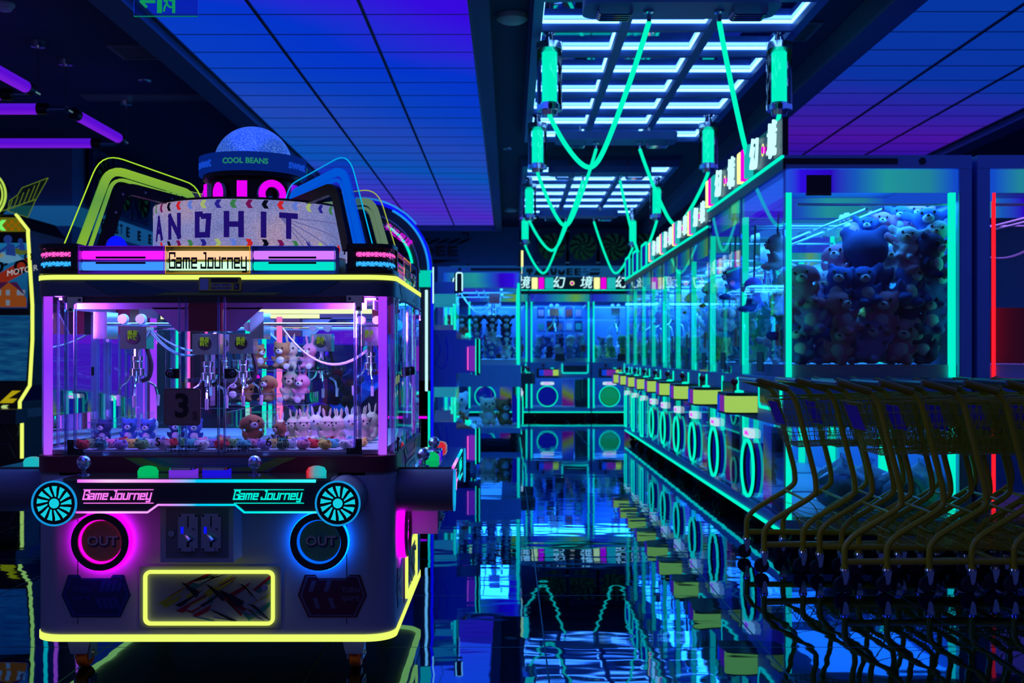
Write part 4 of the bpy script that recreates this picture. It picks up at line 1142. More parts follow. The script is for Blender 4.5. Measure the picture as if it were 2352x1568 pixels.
# grey spokes drawn on the right of the screen
q = MB()
for e_ in ((.30, 1.60), (.36, 1.59), (.42, 1.62), (.48, 1.66), (.5, 1.72)):
    p0, p1 = Vector((.19, 1.72)), Vector(e_)
    n_ = Vector((-(p1 - p0).y, (p1 - p0).x)).normalized() * .0022
    for s_ in range(6):
        a, b = p0.lerp(p1, s_ / 6), p0.lerp(p1, (s_ + 1) / 6)
        on_drum(q, [tuple(a + n_), tuple(a - n_), tuple(b - n_), tuple(b + n_)], .3932)
q.build('screen_spokes', glow('screen_grey', S(110, 110, 175), .8), sc_, ang=0)
H(MB().lathe([(.165, 1.795), (.165, 1.9), (.2, 1.905), (.2, 1.925), (0, 1.925)], n=40), 'column', M['black'])
pk = glow('magenta_letter_face', S(235, 0, 250), 1.0)
def column_sign(poly, ang, hole=None):
    T = Matrix.Rotation(ang, 4, 'Z') @ Matrix.Translation((0, -.195, 1.80))
    q = MB(); q.T = T
    if hole: q.ring(poly, hole, 0, .018)
    else: q.prism(poly, 0, .018)
    a = H(q, 'letter_block', M['shell'])
    q = MB(); q.T = T
    if hole: q.ring(poly, hole, -.003, 0)
    else: q.prism(poly, -.003, 0)
    q.build('letter_face', pk, a)
    q = MB(); q.T = T; q.box(-.008, .008, .018, .035, .01, .03); q.build('standoff', M['steel'], a)
O_ = circ(0, .035, .058, 28); Oi = circ(0, .035, .03, 28)
column_sign(O_, R(35), Oi); column_sign([(-.02, 0), (.02, 0), (.02, .085), (-.02, .085)], R(0))
column_sign([(x * .6, z) for x, z in circ(0, .038, .045, 24)], R(-31)); column_sign([(-.02, 0), (.02, 0), (.02, .085), (-.02, .085)], R(-60))
column_sign([(-.02, 0), (.02, 0), (.02, .085), (-.02, .085)], R(68)); column_sign(O_, R(105), Oi); column_sign(O_, R(180), Oi); column_sign([(-.02, 0), (.02, 0), (.02, .085), (-.02, .085)], R(150)); column_sign(O_, R(-100), Oi)
bandM = glow('blue_lit_ring', S(8, 44, 150), .6)
rg = H(MB().lathe([(.2, 1.925), (.216, 1.925), (.216, 1.997), (.2, 1.997), (.2, 1.925)], n=56), 'name_ring', bandM)
def ring_text(body_, ang, mt, size=.045, **k):
    me = text_mesh(body_, size, **k)
    for v in me.vertices:
        a = ang + v.co.x / .217
        rr2 = .2165 + v.co.z
        v.co = Vector((rr2 * math.sin(a), -rr2 * math.cos(a), 1.96 + v.co.y))
    me.materials.clear(); me.materials.append(mt)
    o = bpy.data.objects.new('ring_lettering', me); COL.objects.link(o); o.parent = rg
sw = glow('ring_blue_print', S(20, 80, 225), .75); gr = glow('ring_green_print', S(40, 150, 120), .7)
for i in range(3):
    ring_text('sweet', R(-52 + 120 * i), sw, .05, offset=.0015); ring_text('COOL BEANS', R(4 + 120 * i), gr, .03, offset=.001)
def dome_mat():
    m, nt, o = _new('glitter_dome')
    N = nt.nodes; L = nt.links
    e = N.new('ShaderNodeEmission'); e.inputs[1].default_value = .62
    tc = N.new('ShaderNodeTexCoord'); v = N.new('ShaderNodeTexNoise'); v.inputs['Scale'].default_value = 260; v.inputs['Detail'].default_value = 3
    L.new(tc.outputs['Object'], v.inputs['Vector'])
    cr = N.new('ShaderNodeValToRGB'); els = cr.color_ramp.elements
    els[0].position = .45; els[0].color = S(18, 84, 232); els[1].position = .68; els[1].color = S(120, 175, 255)
    L.new(v.outputs['Fac'], cr.inputs[0]); L.new(cr.outputs[0], e.inputs[0])
    g = N.new('ShaderNodeBsdfGlossy'); g.inputs['Roughness'].default_value = .4; g.inputs[0].default_value = (.1, .2, .5, 1)
    a = N.new('ShaderNodeAddShader'); L.new(e.outputs[0], a.inputs[0]); L.new(g.outputs[0], a.inputs[1]); L.new(a.outputs[0], o.inputs[0])
    return m
H(MB().lathe([(.158 * math.cos(R(a)), 1.975 + .158 * math.sin(R(a))) for a in range(0, 91, 6)], n=48), 'glitter_dome', dome_mat())
def wing(k, tint, edge, stripM):
    T = Matrix.Rotation(k * PI / 2, 4, 'Z') @ Matrix.Translation((-.58, -.58, 0)) @ Matrix.Rotation(R(45), 4, 'Z')
    out = fillet([(.03, 1.59), (.175, 1.95), (.56, 1.868), (.595, 1.79)], .085, 6)
    inn = fillet([(.20, 1.59), (.268, 1.812), (.55, 1.775), (.56, 1.772)], .03, 6)
    w = MB(); w.T = T
    n_ = min(len(out), len(inn))
    poly = out + inn[::-1]
    # acrylic plate as quads between the two outlines
    def resamp(P, n):
        L_ = [0]
        for i in range(1, len(P)): L_.append(L_[-1] + math.dist(P[i], P[i - 1]))
        res = []
        for q_ in range(n):
            s_ = L_[-1] * q_ / (n - 1)
            for i in range(1, len(P)):
                if s_ <= L_[i] + 1e-9:
                    t_ = (s_ - L_[i - 1]) / max(1e-9, L_[i] - L_[i - 1]); res.append((P[i - 1][0] + (P[i][0] - P[i - 1][0]) * t_, P[i - 1][1] + (P[i][1] - P[i - 1][1]) * t_)); break
        return res
    A, B = resamp(out, 40), resamp(inn, 40)
    for y in (-.004, .004):
        w.add([(a, y, b) for a, b in A] + [(a, y, b) for a, b in B], [(i, i + 1, 41 + i, 40 + i) for i in range(39)])
    wg = H(w, 'acrylic_wing', tint, ang=0)
    q = MB(); q.T = T; q.tube([(a, 0, b) for a, b in A], .0024, 6); q.build('lit_edge', edge, wg)
    mid = fillet([(.092, 1.59), (.205, 1.893), (.53, 1.832), (.55, 1.78)], .06, 6)
    q = MB(); ribbon(q, mid, .03, -.007, .007, T=T); q.build('frosted_band', stripM, wg, ang=0)
    mid2 = fillet([(.128, 1.59), (.222, 1.862), (.44, 1.822)], .05, 6)
    q = MB(); ribbon(q, mid2, .011, -.007, .007, T=T)
    for i in range(3):
        x = .40 + i * .024; ribbon(q, [(x + .03, 1.825 - i * .004), (x + .045, 1.8225 - i * .004)], .012, -.008, .008, T=T)
    q.build('frosted_line', stripM, wg, ang=0)
    frm = fillet([(.178, 1.59), (.255, 1.828), (.56, 1.785)], .05, 6)
    q = MB(); ribbon(q, frm, .042, -.012, .012, T=T); fr = q.build('black_frame', M['black'], wg, ang=0)
    for p in ((.19, 1.62), (.222, 1.73), (.25, 1.80), (.34, 1.815), (.45, 1.8)):
        q = MB(); q.T = T; q.lathe([(0, -.017), (.005, -.016), (.006, -.012)], (p[0], 0, p[1]), 'y', 8); q.build('screw', M['steel'], fr)
pY, pB, pP = clear('yellow_tint_plate', (.8, .95, .85, 1), .6, 1.45), clear('blue_tint_plate', (.5, .75, 1, 1), .6, 1.45), clear('pale_tint_plate', (.85, .9, .85, 1), .6, 1.45)
wing(0, pY, glow('lime_edge', S(200, 255, 60), .8), glow_ramp('lime_band', (0, 0, 1), 1.59, 1.9, [(0, S(150, 205, 60)), (.6, S(110, 175, 80)), (1, S(160, 210, 60))], .75))
wing(1, pB, glow('aqua_edge', S(0, 190, 250), .9), glow('azure_band', S(0, 95, 235), .8))
wing(2, pP, glow('pale_edge', S(210, 225, 90), .7), glow('pale_band', S(120, 155, 125), .6))
wing(3, pP, glow('pale_edge', S(210, 225, 90), .7), glow('pale_band', S(120, 155, 125), .6))
# small lamps behind the light boxes
q = MB(); q.sph((-.42, -.42, 1.6), .045, 14); H(q, 'blue_lamp_bulb', M['blueled'])

# ---- prizes inside the crane machine
rs = random.Random(3)
def hp(kind, color, s, x, y, z, rz, label, grp, tilt=0, parts=True):
    return toy(kind, color, s * KH, HW(x, y, z), (tilt, 0, rz), label, grp, parts)
for i, x in enumerate((-.48, -.4, -.315, -.22, -.14)):
    hp('bear', 'blue' if i % 3 else 'navy', .105, x, -.36 + .04 * (i % 2), .862, rs.uniform(-.6, .6), '%s blue plush bear from the left in the front left bay' % NUM[i], 'blue bears in the crane machine')
for i, x in enumerate((-.44, -.35, -.25)):
    hp('dog', 'white' if i == 1 else 'blue', .1, x, -.2, .862, rs.uniform(-1, 1), '%s plush behind the front row of blue bears, %s' % (NUM[i].capitalize(), 'white one' if i == 1 else 'blue one'), 'plush behind the blue bears')
for j, (y, zz) in enumerate(((-.28, .865), (-.15, .865))):
    for i in range(8):
        x = .17 + i * .045 + .02 * j
        hp('rabbit', 'cream' if (i + j) % 3 else 'white', rs.uniform(.085, .118), x, y + rs.uniform(-.02, .02), zz, rs.uniform(-.7, .7), '%s long eared rabbit from the left in the %s rabbit row' % (NUM[i], ('front', 'back')[j]), 'rabbits in the crane machine', parts=True)
lab6 = ['brown plush bear lying left on the upper clear shelf', 'brown plush bear facing out on the upper clear shelf', 'cream rabbit behind the bears on the upper shelf', 'pink rabbit at the right of the upper shelf']
for (kd, cl_, x, y, z, l, rz, s_) in (('bear', 'brown', .03, -.05, 1.142, lab6[0], .9, .11), ('bear', 'brown', .13, -.06, 1.142, lab6[1], -.2, .12), ('rabbit', 'cream', .14, .06, 1.142, lab6[2], .1, .12), ('rabbit', 'pink', .225, .03, 1.142, lab6[3], -.3, .115),
        ('dog', 'brown', .0, -.16, 1.012, 'brown and white plush dog left on the lower clear shelf', .4, .11), ('dog', 'brown', .10, -.17, 1.012, 'brown and white plush dog in the middle of the lower clear shelf', -.5, .12), ('rabbit', 'cream', .165, -.06, 1.012, 'cream rabbit standing behind on the lower clear shelf', .0, .13), ('rabbit', 'pink', .22, -.1, 1.012, 'pink rabbit at the right of the lower clear shelf', -.3, .12),
        ('bear', 'black', -.04, -.2, 1.012, 'black plush bear with round tag beside the left shelf edge', .5, .11), ('bear', 'white', -.03, .02, 1.142, 'white plush bear at the left end of the upper shelf', .5, .10),
        ('dog', 'brown', .09, -.42, .862, 'large brown and white plush dog on the bed behind label 6', .5, .13), ('bear', 'brown', .2, -.44, .862, 'brown plush bear lying right of the large dog', -.7, .10)):
    hp(kd, cl_, s_, x, y, z, rz, l, 'plush on the shelves of the crane machine')
# small flat cushions heaped along the front glass
cush = ['red', 'yellow', 'green', 'teal', 'white', 'pink', 'lilac']
for rw in range(5):
    for i in range(14):
        x = -.49 + i * .073 + .02 * (rw % 3)
        if rw > 1 and (abs(x - .09) < .09 or (x < -.1 and rw > 2) or (x > .14 and rw > 3)): continue
        if abs(x + .1) < .03 and rw == 0: continue
        c_ = cush[(i * 3 + rw * 2) % 7]
        q = MB(); q.sph((0, 0, .016), (.030, .024, .018), 12); q.sph((-.018, .0, .028), .009, 8); q.sph((.018, 0, .028), .009, 8)
        for e_ in (-.008, .008): q.sph((e_, -.021, .02), .003, 6, mi=1)
        q.build('mini_cushion', [FUR[c_], eyeM], None, HW(x, -.575 + .055 * rw, .8635), (rs.uniform(-.2, .2), rs.uniform(-.2, .2), rs.uniform(-.9, .9)), label='%s mini cushion at the front glass, %s row, %s from the left' % (c_, NUM[rw], NUM[i]), cat='mini cushion', group='mini cushions at the front glass')
# ---------------------------------------------------------------- tall claw machines
headM = glow_ramp('header_rainbow', (1.2, .5, 0), -1.1, 1.1, [(0, S(40, 10, 215)), (.18, S(30, 80, 215)), (.36, S(30, 170, 165)), (.5, S(110, 180, 60)), (.64, S(30, 165, 170)), (.82, S(20, 70, 220)), (1, S(70, 0, 200))], .75, noise=.5)
headB = glow_ramp('header_blue_teal', (0, 1, 0), -.57, .47, [(0, S(25, 100, 230)), (.1, S(50, 14, 240)), (.28, S(45, 8, 205)), (.42, S(24, 92, 200)), (.6, S(35, 158, 165)), (.85, S(35, 140, 165)), (1, S(20, 80, 215))], .85)
consY, consP, consB = glow('console_lime', S(165, 212, 95), .9), glow('console_magenta', S(120, 40, 170), .85), glow('console_blue', S(15, 70, 235), .8)
panelM = glow_ramp('coin_panel_print', (.5, 0, 1), .15, .85, [(0, S(70, 10, 150)), (.35, S(120, 20, 150)), (.55, S(110, 150, 40)), (.8, S(40, 80, 220)), (1, S(30, 40, 200))], .55)
bluein = glow('prize_chute_glow', S(8, 30, 190), .5)
cm = [glow('sign_yellow', S(255, 255, 165), 1.1), glow('sign_magenta', S(235, 0, 225), 1.0), glow('sign_cyan', S(30, 190, 190), .9)]
def claw_unit(loc, rz, w, h, label, group, led=None, ring='round', header=None, ends=(1, 1), detail=True, sign='glyph', claws=True, lamp=(.03, .32, 1), power=34, lit_back=False, chute=None):
    led = led or M['teal']; header = header or headM
    a, b = w / 2, .57
    t = empty('claw_machine', loc, rz, label, 'claw machine', group)
    P = lambda mb, nm, mt, **k: mb.build(nm, mt, t, **k)
    q = MB(); q.box(-a + .004, a - .004, -b, b, .13, .2); P(q, 'base_frame', M['shellB'])
    q = MB(); q.box(-a, a, -b - .012, -b, .115, .135); P(q, 'base_neon', led)
    for x in (-a + .1, a - .1):
        for y in (-b + .1, b - .1):
            q = MB(); q.box(x - .03, x + .03, y - .03, y + .03, .1, .13); q.lathe([(0, -.018), (.045, -.018), (.05, -.01), (.05, .01), (.045, .018), (0, .018)], (x, y, .05), 'x', 16)
            q.box(x - .025, x - .021, y - .03, y + .03, .04, .1); q.box(x + .021, x + .025, y - .03, y + .03, .04, .1)
            P(q, 'castor', M['rubber'])
    q = MB(); q.box(-a + .004, a - .004, -b, b, .765, 1.06); P(q, 'middle_cabinet', M['shellB'])
    q = MB(); q.box(-a + .004, a - .004, b - .075, b, .2, .765); q.box(-a + .004, a - .004, b - .075, b, 1.06, h - .08); P(q, 'back_panel', M['shellB'])
    q = MB(); q.box(-a + .002, a - .002, -b, b, h - .08, h); rf = P(q, 'roof', M['shellB'])
    for e_ in (-1, 1):
        q = MB(); q.prism([(e_ * (a - .001), h - .055), (e_ * (a + .002), h - .055), (e_ * (a + .002), h - .02), (e_ * (a - .001), h - .02)], -b + .0, b - .45); q.lathe([(0, 0), (.022, 0)], (e_ * (a + .001), b - .3, h - .037), 'x', 14); q.build('black_groove', M['black'], rf)
    q = MB(); q.box(-a, a, -b - .004, -b + .012, h - .085, h - .02); q.build('front_trim', M['black'], rf)
    q = MB(); q.box(-a, a, -b - .014, -b + .002, h - .018, h - .001); P(q, 'top_neon', led)
    # printed light panel round the top of the window
    q = MB()
    z0, z1 = h - .225, h - .085
    q.box(-a + .02, a - .02, -b + .03, -b + .05, z0, z1); q.box(-a + .012, -a + .03, -b + .05, b - .08, z0, z1); q.box(a - .03, a - .012, -b + .05, b - .08, z0, z1)
    q.box(-a + .03, a - .03, b - .1, b - .08, z0 - .05, z1)
    P(q, 'header_light', header)
    # LED strips at the four uprights
    for x in (-a + .035, a - .035):
        if led == M['redled'] and x > 0: continue
        for y, wd_ in ((-b + .035, .018), (b - .11, .018 if led != M['redled'] else .009)):
            for (za, zb) in ((1.065, h - .225), (.2, .762)):
                q = MB(); q.box(x - wd_, x + wd_, y - wd_, y + wd_, za, zb); P(q, 'led_upright', led)
    for x in (-a + .012, a - .012):
        q = MB()
        q.box(x - .012, x + .012, -b, -b + .012, .2, .765); q.box(x - .012, x + .012, -b, -b + .012, 1.06, h - .08); P(q, 'acrylic_post', M['acryE'])
    # glass
    q = MB(); y = -b + .004
    q.add([(-a, y, .2), (a, y, .2), (a, y, .765), (-a, y, .765)], [(0, 1, 2, 3)]); q.add([(-a, y, 1.06), (a, y, 1.06), (a, y, h - .08), (-a, y, h - .08)], [(0, 1, 2, 3)])
    for e_, on in ((-1, ends[0]), (1, ends[1])):
        if not on: continue
        x = e_ * (a - .004)
        q.add([(x, -b, .2), (x, b - .07, .2), (x, b - .07, .765), (x, -b, .765)], [(0, 1, 2, 3)]); q.add([(x, -b, 1.06), (x, b - .07, 1.06), (x, b - .07, h - .225), (x, -b, h - .225)], [(0, 1, 2, 3)])
    P(q, 'window_glass', M['acry'], ang=0)
    q = MB(); q.box(-a + .04, a - .04, -b + .06, b - .08, 1.06, 1.14); P(q, 'prize_bed', M['felt'])
    q = MB(); q.box(-a + .04, a - .04, -b + .03, b - .08, .2, .215); P(q, 'lower_shelf', M['shell'])
    cx = -.21 * w
    if ring == 'round':
        R_ = .2 if w > 1.1 else .175
        q = MB(); q.ring(circ(cx, .425, R_, 36), circ(cx, .425, R_ - .018, 36), -b - .035, -b - .018); P(q, 'chute_neon_ring', led)
        q = MB(); q.ring(circ(cx, .425, R_ - .006, 36), circ(cx, .425, R_ - .03, 36), -b - .02, -b); P(q, 'chute_rim', M['black'])
        q = MB(); q.lathe([(R_ - .03, -b), (R_ - .03, -b + .12), (0, -b + .12)], (cx, 0, .425), 'y', 30); P(q, 'chute', chute or bluein)
    else:
        q = MB(); q.ring(rrect(cx, .44, .26, .5, .04), rrect(cx, .44, .225, .465, .03), -b - .035, -b - .018); P(q, 'chute_neon_frame', led)
        q = MB(); q.prism(rrect(cx, .44, .24, .48, .035), -b - .018, -b + .004); P(q, 'chute_flap', bluein)
    q = MB(); q.prism(rrect(cx, .665, .26, .06, .03), -b - .03, -b); pl_ = P(q, 'chute_sign', glow('chute_sign_white', S(200, 235, 250), .9))
    if detail:
        text('sign_letters', 'BANLA', .038, M['magenta'], (cx, -b - .032, .665), pl_, ext=.0006, offset=.001)
    # joystick console
    k0, k1 = cx - .2, cx + .2
    q = MB(); q.prism([(k0, -b), (k0, -b - .16), (k0 + .04, -b - .2), (k1 - .04, -b - .2), (k1, -b - .16), (k1, -b)], .80, .945, 'xy'); cs = P(q, 'joystick_console', M['dark'])
    z0, z1 = .815, .925
    yf = -b - .203
    for (x0, x1, mt) in ((k0 + .04, k0 + .13, consB), (k0 + .13, k1 - .10, consP), (k1 - .10, k1 - .04, consY)):
        q = MB(); q.box(x0, x1, yf, yf + .005, z0, z1); q.build('lit_face', mt, cs)
    q = MB(); q.add([(k1 - .04, yf, z0), (k1 + .002, -b - .162, z0), (k1 + .002, -b - .162, z1), (k1 - .04, yf, z1)], [(0, 1, 2, 3)]); q.add([(k1 + .002, -b - .162, z0), (k1 + .002, -b, z0), (k1 + .002, -b, z1), (k1 + .002, -b - .162, z1)], [(0, 1, 2, 3)]); q.build('lit_face', consY, cs, ang=0)
    q = MB(); q.tube([(cx - .08, -b - .1, .945), (cx - .08, -b - .1, 1.0)], .008, 8); q.sph((cx - .08, -b - .1, 1.015), .026, 12); P(q, 'joystick', paint('red_knob', (.35, .01, .02, 1), .3))
    q = MB(); q.lathe([(.03, .945), (.03, .958), (0, .965)], (cx + .09, -b - .1, 0), 'z', 14); P(q, 'push_button', led)
    # U shaped neon round the coin slot
    u0, u1 = cx + .28, a - .05
    q = MB(); ribbon(q, fillet([(u0, 1.04), (u0, .86), (u1, .86), (u1, 1.04)], .03, 4), .018, -b - .012, -b); P(q, 'coin_neon', led)
    q = MB(); q.box(u0 + .03, u1 - .03, -b - .01, -b, .89, 1.0); P(q, 'coin_plate', M['dark'])
    q = MB(); q.box(u0 + .0, u0 + .22, -b + .02, -b + .03, .24, .74); P(q, 'coin_panel', panelM)
    q = MB(); q.box(u0 + .24, u1, -b + .02, -b + .05, .22, .74); P(q, 'cash_box', M['dark'])
    q = MB(); q.box(-.09, .09, -b - .002, -b + .003, 1.09, 1.22) if w > 1.1 else q.box(a - .3, a - .12, -b - .002, -b + .003, 1.09, 1.22); P(q, 'notice_card', M['dark'])
    if detail:
        q = MB(); q.box(a - .2, a - .09, -b - .004, -b - .001, 1.26, 1.39); nc = P(q, 'number_card', paint('brown_plate', (.11, .035, .02, 1), .5)); text('number', '5', .1, M['black'], (a - .145, -b - .006, 1.33), nc, ext=.0005, offset=.002)
    # sign on the roof
    if sign:
        q = MB(); q.box(-a + .03, a - .03, -b + .0, -b + .035, h, h + .235)
        sg = P(q, 'roof_sign', M['black'])
        x = a - .12
        if sign == 'glyph':
            gx = (.0, .0)
            s0 = -a + .04
            for (x0, x1, mt) in ((s0, s0 + .11, cm[0]), (s0 + .13, s0 + .23, cm[1]), (s0 + .25, s0 + .41, cm[2])) if w > 1.1 else ((s0, s0 + .08, cm[0]), (s0 + .1, s0 + .17, cm[1]), (s0 + .19, s0 + .30, cm[2])):
                q = MB(); q.prism(rrect((x0 + x1) / 2, h + .118, x1 - x0, .215, .012), -b - .03, -b); q.build('colour_block', mt, sg)
            sp_ = (.46, .72, .98) if w > 1.1 else (.35, .53, .71)
            sz = .24 if w > 1.1 else .19
            for xx, ch in ((sp_[0], '幻'), (sp_[2], '境')):
                text('sign_character', ch, sz, M['white'], (s0 + xx + .04, -b - .02, h + .118), sg, ext=.008, offset=.001, shear=.15)
            q = MB(); q.lathe([(.0, -b - .022), (.022, -b - .02), (.022, -b)], (s0 + sp_[1] + .04, 0, h + .12), 'y', 16); q.build('sign_dot', cm[1], sg)
            q = MB(); q.lathe([(.03, -b - .015), (.042, -b - .015)], (s0 + sp_[1] + .04, 0, h + .12), 'y', 18); q.build('sign_dot_ring', cm[0], sg)
        else:
            q = MB(); q.ring(rrect(0, h + .13, .5, .3, .03), rrect(0, h + .13, .46, .26, .02), -b - .03, -b - .01); q.build('screen_frame', led, sg)
            q = MB(); q.prism(rrect(0, h + .13, .44, .24, .02), -b - .02, -b + .0); q.build('lit_picture', panelM, sg)
    # added fill lights above the prizes and in the lower window
    T = Matrix.Translation(loc) @ Matrix.Rotation(rz, 4, 'Z')
    area('claw_machine_fill', T @ Vector((0, .12 if lit_back else 0, h - .25)), (0, 0, rz), w * .85, .8, lamp, power)
    area('claw_machine_lower_fill', T @ Vector((0, .1, .755)), (0, 0, rz), w * .85, .8, lamp, power * (.13 if led != M['redled'] else .05))
    # rails and claw
    zr = h - .32
    q = MB(); q.tube([(-a + .06, -.05, zr), (a - .06, -.05, zr)], .009, 8); q.tube([(-a + .06, .05, zr), (a - .06, .05, zr)], .009, 8); q.tube([(-a + .08, -b + .1, zr + .03), (-a + .08, b - .12, zr + .03)], .009, 8); q.tube([(a - .08, -b + .1, zr + .03), (a - .08, b - .12, zr + .03)], .009, 8)
    P(q, 'gantry_rail', M['steel'])
    if claws:
        claw(t, (-.1, -.2, zr - .02), 1.9, badge=False, cable=((a - .1, .3, zr + .02), .22))
    return t

XR = 1.66 + .57
rowG = 'claw machines of the right row'
def unit_fill(cx, cy, rz, w, n, cols, seed, where, zb=1.14):
    rs = random.Random(seed)
    T = Matrix.Translation((cx, cy, 0)) @ Matrix.Rotation(rz, 4, 'Z')
    for i in range(n):
        r_, c_ = divmod(i, 5)
        x = -w / 2 + .17 + c_ * (w - .34) / 4 + rs.uniform(-.03, .03)
        y = -.38 + (r_ % 3) * .3 + rs.uniform(-.04, .04); z = zb + (r_ // 3) * .2
        p = T @ Vector((x, y, z)); cc = cols[(i * 7 + seed) % len(cols)]
        kd = ('bear', 'bigear', 'rabbit', 'dog')[(i + seed) % 4]
        toy(kd, cc, rs.uniform(.24, .3), p, (rs.uniform(-.15, .15), 0, rz + rs.uniform(-.8, .8)),
            '%s plush %s, %s row, %s' % (cc, ('leftmost', 'second from left', 'central', 'second from right', 'rightmost')[c_], ('front', 'middle', 'back')[r_ % 3] + (' upper' if r_ >= 3 else ''), where), 'plush toys inside ' + where, parts=False)
# two large machines, four regular ones, three with framed picture signs
specs = [(6.85, 1.3, 2.41, 'round', 'glyph'), (8.15, 1.3, 2.41, 'round', 'glyph')] + [(9.45 + .965 * k, .965, 2.28, 'round', 'glyph') for k in range(4)] + [(13.31 + .965 * k, .965, 2.28, 'rect', 'frame') for k in range(3)]
for i, (y0, w, h, rg_, sn) in enumerate(specs):
    lab = ['tall claw machine, near end of the right row, packed with blue and pink plush', 'tall claw machine, second of the right row, joystick console glowing lime'][i] if i < 2 else \
        ('claw machine of the right row with ringed chute, %s from near end' % NUM[i] if rg_ == 'round' else 'far right row claw machine with framed picture on top, %s from the near end' % NUM[i])
    claw_unit((XR, y0 + w / 2, 0), R(-90), w, h, lab, rowG, ring=rg_, sign=sn, header=headB if i == 0 else None, ends=(0 if i else 0, 1), claws=(i != 0), lit_back=(i == 0))
    if i:
        unit_fill(XR, y0 + w / 2, R(-90), w, 20 if i < 4 else 10, ['yellow', 'white', 'teal', 'cream', 'blue', 'green'], i, '%s right row machine' % NUM[i])
# the row back to back with it, red LEDs
claw_unit((2.82 + .57 + .015, 6.85 + .65, 0), R(90), 1.3, 2.41, 'claw machine at the right edge with red LED uprights', 'claw machines at the right edge', led=M['redled'], header=headB, ends=(1, 0), sign=None, lamp=(.5, .2, 1), power=8)
unit_fill(3.4, 7.5, R(90), 1.3, 10, ['red', 'yellow', 'white', 'pink'], 31, 'the red lit machine', 1.14)
bx = [('red', .26, .34), ('yellow', .3, .2), ('red', .22, .3), ('green', .2, .26)]
for i, (c_, bw, bh) in enumerate(bx):
    q = MB(); q.box(-bw / 2, bw / 2, -.05, .05, 0, bh); q.box(-bw / 2 + .03, bw / 2 - .03, -.052, -.05, .04, bh - .1)
    o = q.build('prize_box', [FUR[c_]], None, (3.09 + .02 * i, 7.0 + .09 * i, 1.15 + .0 * i), (0, 0, 0), label='%s cardboard prize box behind the red LED upright, %s layer' % (c_, NUM[i]), cat='prize box', group='prize boxes in the red lit machine')
# machines facing the camera at the end of the aisle
yb = 21.3 + .57
for i, (x, l) in enumerate(((.39 - 1.165, 'claw machine at the back of the aisle, partly hidden by the plush machine'), (.395, 'claw machine in the middle of the back row facing the camera'), (.395 + 1.17, 'claw machine at the right of the back row with a green chute'), (.395 + 2.34, 'claw machine of the back row hidden at the right'))):
    if i == 3: continue
    u = claw_unit((x + .56, yb, 0), 0, 1.15, 2.43, l, 'claw machines of the back row', detail=True, power=30, chute=glow('green_chute_glow', S(10, 150, 95), .8) if i == 2 else None)
    unit_fill(x + .56, yb, 0, 1.15, 20, ['navy', 'blue', 'lilac', 'white'] if i < 2 else ['yellow', 'green', 'white', 'lilac'], 60 + i, ('the left back machine', 'the middle back machine', 'the right back machine')[i])
# boxed figures on shelves of the middle back machine
for r_ in range(3):
    q = MB(); q.box(.52, 1.42, 21.85, 21.88, 1.38 + .26 * r_, 1.40 + .26 * r_); q.build('display_shelf', M['shellB'], None, label='narrow display shelf %s inside the middle back machine' % ('lowest', 'in the middle', 'highest')[r_], cat='shelf', group='shelves in the back machine')
    for c_ in range(5):
        q = MB(); q.box(-.075, .075, -.04, .04, 0, .2); q.box(-.055, .055, -.042, -.04, .03, .15); q.I[6:] = [1] * 6
        q.build('boxed_figure', [FUR[('blue', 'lilac', 'navy')[(r_ + c_) % 3]], FUR[('pink', 'white', 'teal', 'red')[(r_ * 2 + c_) % 4]]], None, (.61 + .18 * c_, 21.84, 1.40 + .26 * r_), label='boxed figure on the %s shelf of the middle back machine, %s from left' % (('lowest', 'middle', 'top')[r_], NUM[c_]), cat='boxed figure', group='boxed figures in the back machine')
# left of the aisle: big plush machine whose end faces the camera
claw_unit((.16 - .57, 15.5 + .65, 0), R(90), 1.3, 2.41, 'tall claw machine left of the aisle with black and grey plush behind its end glass', 'claw machines left of the aisle', header=headB, ends=(1, 0), sign='glyph')
claw_unit((.16 - .57, 16.82 + .65, 0), R(90), 1.3, 2.41, 'claw machine behind the black plush machine, left of the aisle', 'claw machines left of the aisle', ends=(0, 0), sign='glyph')
for r_ in range(3):
    for c_ in range(5):
        cc = 'black' if r_ == 2 else ('blue', 'white', 'navy')[(c_ + r_) % 3]
        if r_ == 0 and c_ == 0: cc = 'yellow'
        toy('bigear' if r_ == 2 else 'bear', cc, .27, (-.85 + c_ * .2, 15.7 + .02 * r_, 1.14 + .19 * r_), (0, 0, rnd.uniform(-.4, .4)), '%s plush in the %s layer of the left plush machine, %s from left' % (cc, ('bottom', 'middle', 'top')[r_], NUM[c_]), 'plush pile in the left plush machine')
for i, (cc, x, s_) in enumerate((('white', -.72, .5), ('cream', -.3, .42), ('brown', -.08, .4))):
    toy('bear', cc, s_, (x, 15.9, .22), (0, 0, .2 * i), 'big %s plush bear in the lower window of the left plush machine' % cc, 'big plush in the lower left window')

